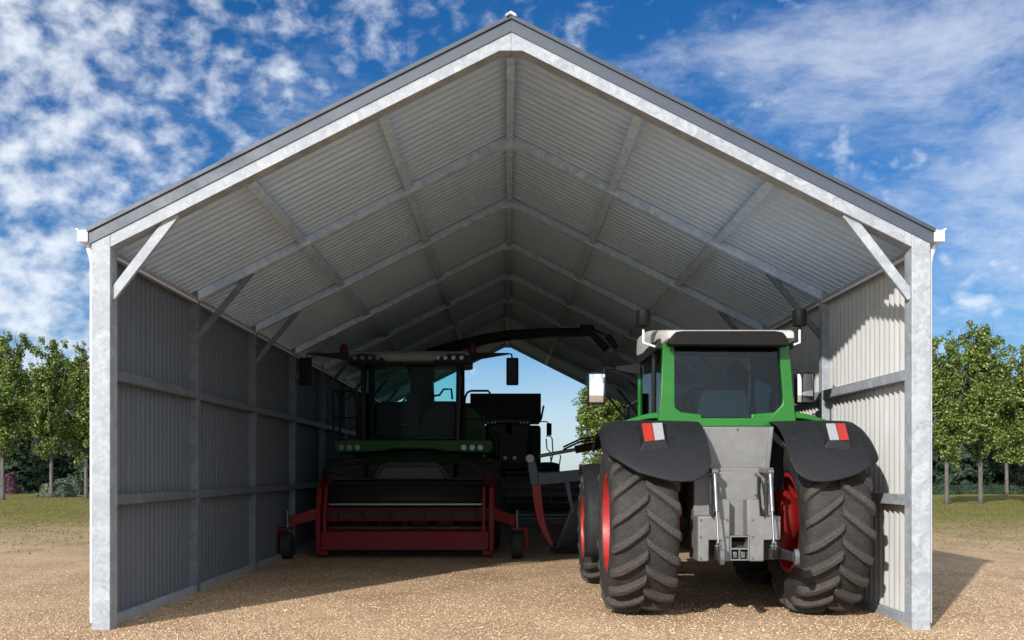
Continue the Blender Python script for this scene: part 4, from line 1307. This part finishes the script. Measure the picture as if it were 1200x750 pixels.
# dark wood of conifers behind the lawn, each its own tree
def conifer(H, W, seed, n=5200):
    r = random.Random(seed)
    tk = MB().tube([(0, 0, -0.1), (0, 0, H * .5), (0, 0, H)], [0.16, 0.1, 0.01], 7)
    z = rng.random(n) ** 1.3
    ph_ = rng.random(n) * 2 * np.pi
    tier = 0.72 + 0.28 * np.sin(z * 34 + rng.normal(size=n) * .4 + 2 * np.sin(ph_ * 3 + seed))
    rad = (1 - z) ** 0.8 * W / 2 * tier * (0.35 + 0.65 * rng.random(n) ** .5) + 0.05
    c = np.stack([np.cos(ph_) * rad, np.sin(ph_) * rad, 0.25 + z * (H - .2) - rad * .25], 1)
    nn = np.stack([np.cos(ph_), np.sin(ph_), np.full(n, .5)], 1) + rng.normal(size=(n, 3)) * .6
    nn /= np.linalg.norm(nn, axis=1)[:, None]
    cr = leaf_mesh('crown', c, rng.uniform(.16, .32, n), nn, M['leaf_dark'], 1.9)
    me = bpy.data.meshes.new('trunk')
    me.from_pydata([tuple(p) for p in tk.v], [], tk.f)
    me.materials.append(M['bark'])
    return me, cr


def roundtree(H, W, seed, n=5200, mat='leaf_dark'):
    r = random.Random(seed)
    tk = MB().tube([(0, 0, -0.1), (0.05, 0, H * .35), (0.1, 0, H * .8)], [0.14, 0.1, 0.02], 7)
    cs, ns = [], []
    for k in range(46):
        a, zz_ = r.uniform(0, 6.28), r.uniform(.12, 1)
        rr = W / 2 * math.sin(math.pi * min(1, zz_ * .8 + .2) ** .8) ** .5 * r.uniform(.3, .95)
        p = np.array([math.cos(a) * rr, math.sin(a) * rr, H * zz_ * .95])
        m = n // 46
        q = rng.normal(size=(m, 3))
        q /= np.linalg.norm(q, axis=1)[:, None]
        cs.append(p + q * (rng.random(m) ** .45 * r.uniform(.4, .8))[:, None])
        nn = q + rng.normal(size=(m, 3)) * .5 + np.array([0, 0, .3])
        ns.append(nn / np.linalg.norm(nn, axis=1)[:, None])
    cs, ns = np.vstack(cs), np.vstack(ns)
    cr = leaf_mesh('crown', cs, rng.uniform(.14, .28, len(cs)), ns, M[mat], 1.6)
    me = bpy.data.meshes.new('trunk')
    me.from_pydata([tuple(p) for p in tk.v], [], tk.f)
    me.materials.append(M['bark'])
    return me, cr


con = [conifer(8.0, 4.6, 3), conifer(7.0, 4.8, 4), roundtree(6.2, 4.6, 5), roundtree(5.4, 5.0, 6)]
GW = 'dark trees of the wood behind the lawn'
r = random.Random(5)
i = 0
for side, xs_ in (('left of the shed', (-44, 108)), ('right of the shed', (1088, 1246))):
    for row, dd in ((0, 78), (1, 90), (2, 99)):
        x = xs_[0] + row * 9
        while x < xs_[1]:
            d = dd + r.uniform(-3, 3)
            k = r.choice((0, 1, 2, 3)) if side[0] == 'l' else r.choice((2, 3, 3, 1))
            me, cr = con[k]
            s = r.uniform(.72, 1.0) * (1.0 + row * .12)
            kind = 'dark conifer' if k < 2 else 'dark bushy tree'
            place('dark_conifer' if k < 2 else 'dark_tree', f'{kind} in the wood {side}', 'tree', f'{kind}s in the wood {side}', px(x, d), d, 0, (s * 1.1, s * .9), r.uniform(0, 6), (('trunk', me), ('crown', cr)))
            x += r.uniform(26, 36)


def shrub(name, label, x, y, W, H, mat, n=3600, squash=.5, stem=False):
    q = rng.normal(size=(n, 3))
    q[:, 2] = np.abs(q[:, 2])
    q /= np.linalg.norm(q, axis=1)[:, None]
    lump = 1 + .07 * np.sin(q[:, 0] * 7) * np.cos(q[:, 1] * 6 + 1) + .05 * np.sin(q[:, 2] * 11)
    c = q * (0.8 + 0.2 * rng.random(n) ** .5)[:, None] * lump[:, None] * np.array([W / 2, W / 2, H])
    nn = q + rng.normal(size=(n, 3)) * .45
    nn /= np.linalg.norm(nn, axis=1)[:, None]
    me = leaf_mesh('foliage', c, rng.uniform(.06, .13, n), nn, M[mat], 1.5)
    rt = thing(name, label, 'shrub', (x, y, 0))
    o = bpy.data.objects.new('foliage', me)
    COL.objects.link(o)
    o.parent = rt
    st = MB()
    for k in range(7):
        a = k * .9
        st.tube([(x, y, -.02), (x + .25 * W * math.cos(a) * .6, y + .25 * W * math.sin(a) * .6, H * .45), (x + .4 * W * math.cos(a) * .8, y + .4 * W * math.sin(a) * .8, H * .75)], [.04, .03, .012], 5)
    st.build('stem', M['bark'], rt)
    return rt


dsh = 64
shrub('rounded_shrub', 'low clipped grey-green dome shrub beside a slender trunk, nearer of two', px(66, dsh), dsh, 2.2, 0.95, 'leaf_bush', 5200)
shrub('rounded_shrub', 'taller clipped grey-green dome shrub standing behind a lower one', px(82, 70), 70, 2.3, 1.25, 'leaf_bush', 5200)
shrub('flowering_shrub', 'pinkish purple shrub under the trees at the left edge', px(10, 72), 72, 1.25, 1.55, 'leaf_pink', 1500)
for a, dd, w, h_, lab in ((1104, 72, 2.6, .75, 'low dark shrub behind the trunk next to the right column'), (1140, 74, 3.0, .7, 'low dark shrub left of the tallest right-hand trunk'), (1176, 73, 3.2, .72, 'low dark shrub between the right-hand trunks and the photo edge')):
    shrub('low_shrub', lab, px(a, dd), dd, w, h_, 'leaf_dark', 3600)

# far wood on both sides, one mass that reads as a dark line of trees
def far_wood(n):
    sg = np.where(rng.random(n) < .5, -1, 1)
    x = sg * (40 + 170 * rng.random(n))
    y = 112 + 14 * rng.random(n) + 4 * np.sin(x * .11)
    top = 5.4 + 1.1 * np.sin(x * .83) + .9 * np.sin(x * 1.9 + 1) + .8 * np.sin(x * .31 + 2)
    z = top * rng.random(n) ** .7
    nn = rng.normal(size=(n, 3)) + np.array([0, -.7, .5])
    nn /= np.linalg.norm(nn, axis=1)[:, None]
    return leaf_mesh('treeline', np.stack([x, y, z], 1), rng.uniform(.35, .75, n), nn, M['leaf_dark'], 1.4)


fw = bpy.data.objects.new('treeline', far_wood(60000))
COL.objects.link(fw)
fw['kind'] = 'stuff'

# ------------------------------------------------------------------ ground
def ground_mat():
    m, nt, b = new_mat('gravel_and_lawn')
    L = nt.links.new
    tc = N(nt, 'ShaderNodeTexCoord')
    pos = tc.outputs['Object']
    # stones
    v1 = N(nt, 'ShaderNodeTexVoronoi', feature='F1')
    v1.inputs['Scale'].default_value = 52
    v1.inputs['Randomness'].default_value = 1
    L(pos, v1.inputs['Vector'])
    v2 = N(nt, 'ShaderNodeTexVoronoi', feature='F1')
    v2.inputs['Scale'].default_value = 120
    L(pos, v2.inputs['Vector'])
    s1 = N(nt, 'ShaderNodeSeparateColor'); L(v1.outputs['Color'], s1.inputs[0])
    s2 = N(nt, 'ShaderNodeSeparateColor'); L(v2.outputs['Color'], s2.inputs[0])
    r1 = ramp(nt, [(0.0, (0.15, 0.085, 0.05)), (0.2, (0.40, 0.255, 0.145)), (0.6, (0.62, 0.43, 0.265)), (0.88, (0.74, 0.56, 0.38)), (1.0, (0.79, 0.66, 0.50))])
    L(s1.outputs[0], r1.inputs['Fac'])
    r2 = ramp(nt, [(0.0, (0.15, 0.085, 0.05)), (0.35, (0.50, 0.33, 0.19)), (1.0, (0.72, 0.53, 0.345))])
    L(s2.outputs[1], r2.inputs['Fac'])
    mx = N(nt, 'ShaderNodeMix', data_type='RGBA'); mx.inputs[0].default_value = 0.5
    L(r1.outputs[0], mx.inputs[6]); L(r2.outputs[0], mx.inputs[7])
    # broad patches of darker, finer material and tracks
    n1 = N(nt, 'ShaderNodeTexNoise'); n1.inputs['Scale'].default_value = 0.9; n1.inputs['Detail'].default_value = 7; n1.inputs['Roughness'].default_value = 0.62
    mp = N(nt, 'ShaderNodeMapping'); mp.inputs['Scale'].default_value = (1, 0.6, 1)
    L(pos, mp.inputs['Vector']); L(mp.outputs[0], n1.inputs['Vector'])
    rp = ramp(nt, [(0.3, (0.70, 0.66, 0.62)), (0.55, (1, 1, 1)), (0.75, (1.08, 1.08, 1.1))])
    L(n1.outputs['Fac'], rp.inputs['Fac'])
    mul = N(nt, 'ShaderNodeMix', data_type='RGBA', blend_type='MULTIPLY'); mul.inputs[0].default_value = 1
    L(mx.outputs[2], mul.inputs[6]); L(rp.outputs[0], mul.inputs[7])
    # lawn
    n2 = N(nt, 'ShaderNodeTexNoise'); n2.inputs['Scale'].default_value = 0.5; n2.inputs['Detail'].default_value = 10; n2.inputs['Roughness'].default_value = 0.7
    L(pos, n2.inputs['Vector'])
    n3 = N(nt, 'ShaderNodeTexNoise'); n3.inputs['Scale'].default_value = 11; n3.inputs['Detail'].default_value = 8; n3.inputs['Roughness'].default_value = 0.75
    L(pos, n3.inputs['Vector'])
    rg = ramp(nt, [(0.3, (0.12, 0.118, 0.026)), (0.5, (0.18, 0.168, 0.040)), (0.72, (0.28, 0.23, 0.08))])
    am = N(nt, 'ShaderNodeMath', operation='MULTIPLY_ADD'); am.inputs[1].default_value = .5
    L(n2.outputs['Fac'], am.inputs[0])
    h3 = N(nt, 'ShaderNodeMath', operation='MULTIPLY'); h3.inputs[1].default_value = .5; L(n3.outputs['Fac'], h3.inputs[0]); L(h3.outputs[0], am.inputs[2])
    L(am.outputs[0], rg.inputs['Fac'])
    # where lawn begins: distance, ragged by noise; the floor of the shed stays gravel
    sp_ = N(nt, 'ShaderNodeSeparateXYZ'); L(pos, sp_.inputs[0])
    n4 = N(nt, 'ShaderNodeTexNoise'); n4.inputs['Scale'].default_value = 0.35; n4.inputs['Detail'].default_value = 9; n4.inputs['Roughness'].default_value = 0.7
    L(pos, n4.inputs['Vector'])
    yj = N(nt, 'ShaderNodeMath', operation='MULTIPLY_ADD'); yj.inputs[1].default_value = 10.0
    L(n4.outputs['Fac'], yj.inputs[0]); L(sp_.outputs['Y'], yj.inputs[2])
    mr = N(nt, 'ShaderNodeMapRange', interpolation_type='SMOOTHSTEP')
    mr.inputs['From Min'].default_value = 21.0
    mr.inputs['From Max'].default_value = 46.0
    L(yj.outputs[0], mr.inputs['Value'])
    ab = N(nt, 'ShaderNodeMath', operation='ABSOLUTE'); L(sp_.outputs['X'], ab.inputs[0])
    mrx = N(nt, 'ShaderNodeMapRange', interpolation_type='SMOOTHSTEP')
    mrx.inputs['From Min'].default_value = 4.3
    mrx.inputs['From Max'].default_value = 5.6
    L(ab.outputs[0], mrx.inputs['Value'])
    far = N(nt, 'ShaderNodeMapRange', interpolation_type='SMOOTHSTEP')
    far.inputs['From Min'].default_value = 38
    far.inputs['From Max'].default_value = 43
    L(sp_.outputs['Y'], far.inputs['Value'])
    mxx = N(nt, 'ShaderNodeMath', operation='MAXIMUM'); L(mrx.outputs[0], mxx.inputs[0]); L(far.outputs[0], mxx.inputs[1])
    fm = N(nt, 'ShaderNodeMath', operation='MULTIPLY'); L(mr.outputs[0], fm.inputs[0]); L(mxx.outputs[0], fm.inputs[1])
    # stones show through thin grass
    th = N(nt, 'ShaderNodeMath', operation='MULTIPLY_ADD'); th.inputs[1].default_value = 1.6; th.inputs[2].default_value = -0.8
    L(s1.outputs[1], th.inputs[0])
    fa = N(nt, 'ShaderNodeMath', operation='ADD', use_clamp=True); L(fm.outputs[0], fa.inputs[0])
    edge = N(nt, 'ShaderNodeMath', operation='PINGPONG'); edge.inputs[1].default_value = 0.5; L(fm.outputs[0], edge.inputs[0])
    te = N(nt, 'ShaderNodeMath', operation='MULTIPLY'); L(th.outputs[0], te.inputs[0]); L(edge.outputs[0], te.inputs[1])
    L(te.outputs[0], fa.inputs[1])
    fin = N(nt, 'ShaderNodeMix', data_type='RGBA')
    L(fa.outputs[0], fin.inputs[0]); L(mul.outputs[2], fin.inputs[6]); L(rg.outputs[0], fin.inputs[7])
    L(fin.outputs[2], b.inputs['Base Color'])
    b.inputs['Roughness'].default_value = 0.92
    b.inputs['Specular IOR Level'].default_value = 0.15
    # relief
    i1 = N(nt, 'ShaderNodeMath', operation='MULTIPLY'); i1.inputs[1].default_value = -1.0; L(v1.outputs['Distance'], i1.inputs[0])
    i2 = N(nt, 'ShaderNodeMath', operation='MULTIPLY_ADD'); i2.inputs[1].default_value = -0.5; L(v2.outputs['Distance'], i2.inputs[0]); L(i1.outputs[0], i2.inputs[2])
    i3 = N(nt, 'ShaderNodeMath', operation='MULTIPLY_ADD'); i3.inputs[1].default_value = 1.2; L(s1.outputs[2], i3.inputs[0]); L(i2.outputs[0], i3.inputs[2])
    bp = N(nt, 'ShaderNodeBump'); bp.inputs['Strength'].default_value = 0.6; bp.inputs['Distance'].default_value = 0.018
    L(i3.outputs[0], bp.inputs['Height'])
    L(bp.outputs['Normal'], b.inputs['Normal'])
    return m


g = MB().grid([[(x, y, 0.0) for x in (-900, 0, 900)] for y in (-300, 100, 1500)]).build('ground', ground_mat(), None, smooth=0)
g['kind'] = 'structure'


# loose stones lying on the gravel near the shed mouth: one uncountable mass
def pebbles(n):
    base = np.array([(1, 0, 0), (-1, 0, 0), (0, 1, 0), (0, -1, 0), (0, 0, 1), (0, 0, -1)], float)
    tri = np.array([(0, 2, 4), (2, 1, 4), (1, 3, 4), (3, 0, 4), (2, 0, 5), (1, 2, 5), (3, 1, 5), (0, 3, 5)])
    y = 9.2 + 11 * (1 - np.sqrt(rng.random(n)))
    x = (rng.random(n) * 2 - 1) * (0.55 * y)
    s = rng.uniform(0.0045, 0.011, n)
    s *= np.where(rng.random(n) < .04, 1.5, 1)
    v = base[None] * (1 + rng.uniform(-.35, .35, (n, 6, 1)))
    v = v * s[:, None, None] * np.stack([rng.uniform(.8, 1.6, n), rng.uniform(.8, 1.4, n), rng.uniform(.35, .7, n)], 1)[:, None]
    a = rng.random(n) * 6.28
    ca, sa = np.cos(a)[:, None], np.sin(a)[:, None]
    vx = v[..., 0] * ca - v[..., 1] * sa
    vy = v[..., 0] * sa + v[..., 1] * ca
    v = np.stack([vx + x[:, None], vy + y[:, None], v[..., 2] + s[:, None] * .22], -1)
    f = tri[None] + (np.arange(n) * 6)[:, None, None]
    me = bpy.data.meshes.new('pebbles')
    me.vertices.add(6 * n); me.vertices.foreach_set('co', v.ravel())
    nf = 8 * n
    me.loops.add(3 * nf); me.loops.foreach_set('vertex_index', f.ravel().astype(np.int32))
    me.polygons.add(nf); me.polygons.foreach_set('loop_start', np.arange(0, 3 * nf, 3, dtype=np.int32))
    me.update(calc_edges=True)
    return me


pm, nt, b = new_mat('loose_stone')
gg = N(nt, 'ShaderNodeNewGeometry')
rp = ramp(nt, [(0.0, (0.12, 0.07, 0.045)), (0.28, (0.38, 0.24, 0.13)), (0.65, (0.61, 0.42, 0.255)), (0.92, (0.71, 0.53, 0.335)), (1.0, (0.74, 0.62, 0.47))])
nt.links.new(gg.outputs['Random Per Island'], rp.inputs['Fac'])
nt.links.new(rp.outputs[0], b.inputs['Base Color'])
b.inputs['Roughness'].default_value = 0.9
pme = pebbles(60000)
pme.materials.append(pm)
po = bpy.data.objects.new('gravel', pme)
COL.objects.link(po)
po['kind'] = 'stuff'

# grass blades on the lawn and thinning out into the gravel: nobody could count them
def grass(n):
    d = 20 + 48 * rng.random(n) ** 1.1
    sgn = np.where(rng.random(n) < .5, -1, 1)
    x = sgn * d * rng.uniform(.30, .62, n)
    keep = (np.abs(x) > 5.2) & (rng.random(n) < np.clip((d - 20) / 22, 0.02, 1))
    # clumpy
    keep &= rng.random(n) < .35 + .65 * (np.sin(x * 1.3 + np.sin(d * .9) * 2) * np.sin(d * 1.1 + x * .4) > -.2)
    x, d = x[keep], d[keep]
    n = len(x)
    a = rng.random(n) * np.pi
    w_, h_ = rng.uniform(.008, .02, n), rng.uniform(.012, .045, n)
    ln = rng.normal(size=(n, 2)) * .035
    v = np.zeros((n, 3, 3))
    v[:, 0] = np.stack([x - np.cos(a) * w_, d - np.sin(a) * w_, np.full(n, -.004)], 1)
    v[:, 1] = np.stack([x + np.cos(a) * w_, d + np.sin(a) * w_, np.full(n, -.004)], 1)
    v[:, 2] = np.stack([x + ln[:, 0], d + ln[:, 1], h_], 1)
    me = bpy.data.meshes.new('grass')
    me.vertices.add(3 * n); me.vertices.foreach_set('co', v.ravel())
    me.loops.add(3 * n); me.loops.foreach_set('vertex_index', np.arange(3 * n, dtype=np.int32))
    me.polygons.add(n); me.polygons.foreach_set('loop_start', np.arange(0, 3 * n, 3, dtype=np.int32))
    me.update(calc_edges=True)
    return me


M['grass'] = leafmat('dry_green_grass_blade', [(0.085, 0.09, 0.02), (0.13, 0.13, 0.028), (0.19, 0.175, 0.045), (0.28, 0.24, 0.09)], 0.3, 0.7)
gme = grass(190000)
gme.materials.append(M['grass'])
go = bpy.data.objects.new('grass', gme)
COL.objects.link(go)
go['kind'] = 'stuff'

# ------------------------------------------------------------------ sky, sun, camera
SUN_EL, SUN_AZ = math.radians(24.0), math.radians(28.0)
w = bpy.data.worlds.new('World')
scene.world = w
w.use_nodes = True
nt = w.node_tree
L = nt.links.new
bg = nt.nodes['Background']
sky = N(nt, 'ShaderNodeTexSky', sky_type='NISHITA')
sky.sun_disc = False
sky.sun_elevation = SUN_EL
sky.sun_rotation = math.pi + SUN_AZ
sky.air_density = 1.0
sky.dust_density = 0.4
sky.ozone_density = 3.0
hs = N(nt, 'ShaderNodeHueSaturation')
hs.inputs['Saturation'].default_value = 1.15
hs.inputs['Hue'].default_value = 0.503
hs.inputs['Value'].default_value = 0.85
tint = N(nt, 'ShaderNodeMix', data_type='RGBA', blend_type='MULTIPLY')
tint.inputs[0].default_value = 1
tint.inputs[7].default_value = (0.55, 0.77, 1.0, 1)
L(sky.outputs[0], tint.inputs[6])
L(tint.outputs[2], hs.inputs['Color'])
tc = N(nt, 'ShaderNodeTexCoord')
sp_ = N(nt, 'ShaderNodeSeparateXYZ')
L(tc.outputs['Generated'], sp_.inputs[0])


def mth(op, a, b=None, c=None, clamp=False):
    n = N(nt, 'ShaderNodeMath', operation=op, use_clamp=clamp)
    for i, v in enumerate((a, b, c)):
        if v is None:
            continue
        if isinstance(v, (int, float)):
            n.inputs[i].default_value = v
        else:
            L(v, n.inputs[i])
    return n.outputs[0]


def mrange(v, a, b, lo=0.0, hi=1.0):
    n = N(nt, 'ShaderNodeMapRange', interpolation_type='SMOOTHSTEP')
    n.inputs['From Min'].default_value = a
    n.inputs['From Max'].default_value = b
    n.inputs['To Min'].default_value = lo
    n.inputs['To Max'].default_value = hi
    L(v, n.inputs['Value'])
    return n.outputs[0]


X_, Y_, Z_ = sp_.outputs
den = mth('ADD', mth('MAXIMUM', Z_, 0.0), 0.16)
cx_, cy_ = mth('DIVIDE', X_, den), mth('DIVIDE', Y_, den)
cmb = N(nt, 'ShaderNodeCombineXYZ')
L(cx_, cmb.inputs[0]); L(cy_, cmb.inputs[1])


def noise(vec, scale, det, rough, dist=0.0, mscale=(1, 1, 1), rot=0.0, off=(0, 0, 0)):
    mp = N(nt, 'ShaderNodeMapping')
    mp.inputs['Scale'].default_value = mscale
    mp.inputs['Rotation'].default_value = (0, 0, rot)
    mp.inputs['Location'].default_value = off
    L(vec, mp.inputs['Vector'])
    n = N(nt, 'ShaderNodeTexNoise')
    n.inputs['Scale'].default_value = scale
    n.inputs['Detail'].default_value = det
    n.inputs['Roughness'].default_value = rough
    n.inputs['Distortion'].default_value = dist
    L(mp.outputs[0], n.inputs['Vector'])
    return n.outputs['Fac']


az = mth('DIVIDE', X_, mth('MAXIMUM', Y_, 0.15))
# flocked clouds to the left, thinning to the right; clear behind the camera
dirv_ = tc.outputs['Generated']
front = mrange(Y_, .15, .6)
big = noise(dirv_, 7.5, 5, .5, 0.1, (1, 1, 1.5), off=(3.1, 1.7, 0.4))
fine = noise(dirv_, 34.0, 9, .55, 0.1, (1, 1, 1.35), off=(1.3, 4.2, 0.9))
fl_ = mth('ADD', mth('MULTIPLY', fine, .72), mth('MULTIPLY', big, .45))
cover = mrange(az, -.50, .02, .095, -.075)
flock = mth('MULTIPLY', mrange(mth('ADD', fl_, cover), .51, .86), front)
# streaked high cloud to the right
wisp = noise(dirv_, 5.0, 11, .68, .25, (1, 1, 2.3), .5, (7.7, 2.2, 1.0))
wisp2 = noise(dirv_, 3.4, 5, .5, .5, (1, 1, 1.3), off=(2.2, 9.1, 0))
ws = mth('ADD', mth('MULTIPLY', wisp, .75), mth('MULTIPLY', wisp2, .4))
wcov = mrange(az, -.05, .45, -.06, .07)
wsp = mth('MULTIPLY', mth('MULTIPLY', mrange(mth('ADD', ws, wcov), .52, .84), .58), front)
cl = mth('MAXIMUM', mth('MULTIPLY', flock, .86), wsp)
# pale bank towards the horizon
low = mth('MULTIPLY', mrange(Z_, .0, .16, .50, 0.0), mrange(noise(dirv_, 3.0, 6, .55, .3, (1, 1, 2.5), off=(5, 5, 0)), .3, .7, .55, 1.0))
cl = mth('MAXIMUM', cl, low)
# unseen bright cloud added behind the camera to fill the shed with light
rear = mth('MULTIPLY', mrange(Y_, .1, -.45, 0.0, .9), mrange(noise(dirv_, 5.0, 7, .55, .2, off=(2, 7, 3)), .34, .58, .45, 1.0))

CLOUD = N(nt, 'ShaderNodeMix', data_type='RGBA')
L(cl, CLOUD.inputs[0])
L(hs.outputs[0], CLOUD.inputs[6])
CLOUD.inputs[7].default_value = (8.8, 9.3, 10.0, 1)
REAR_FILL = N(nt, 'ShaderNodeMix', data_type='RGBA')      # added cloud, brightened as fill light for the interior
L(rear, REAR_FILL.inputs[0])
L(CLOUD.outputs[2], REAR_FILL.inputs[6])
REAR_FILL.inputs[7].default_value = (15.5, 16.3, 17.5, 1)
L(REAR_FILL.outputs[2], bg.inputs['Color'])
bg.inputs['Strength'].default_value = 0.085

sl = bpy.data.lights.new('sun', 'SUN')
sl.energy = 4.2
sl.angle = math.radians(0.9)
sl.color = (1.0, 0.965, 0.91)
so_ = bpy.data.objects.new('sun', sl)
COL.objects.link(so_)
dirv = Vector((math.sin(SUN_AZ) * math.cos(SUN_EL), math.cos(SUN_AZ) * math.cos(SUN_EL), -math.sin(SUN_EL)))
so_.rotation_euler = dirv.to_track_quat('-Z', 'Y').to_euler()
so_.location = (-20, -30, 30)

cam = bpy.data.cameras.new('camera')
cam.sensor_width = 36
cam.sensor_fit = 'HORIZONTAL'
cam.lens = 36 * F / 1200
cam.shift_x = (600 - VX) / 1200
cam.shift_y = (VY - 375) / 1200
cam.clip_end = 4000
co = bpy.data.objects.new('camera', cam)
co.location = (0, 0, CH)
co.rotation_euler = (math.radians(90), 0, 0)
COL.objects.link(co)
scene.camera = co
scene.render.resolution_x, scene.render.resolution_y = 1024, 640
scene.cycles.max_bounces = 14
scene.cycles.diffuse_bounces = 10
scene.cycles.transparent_max_bounces = 16
scene.cycles.use_denoising = True
vs = scene.view_settings
vs.view_transform = 'Standard'
vs.look = 'None'
vs.gamma = 1
vs.exposure = 0.4
vs.use_curve_mapping = False
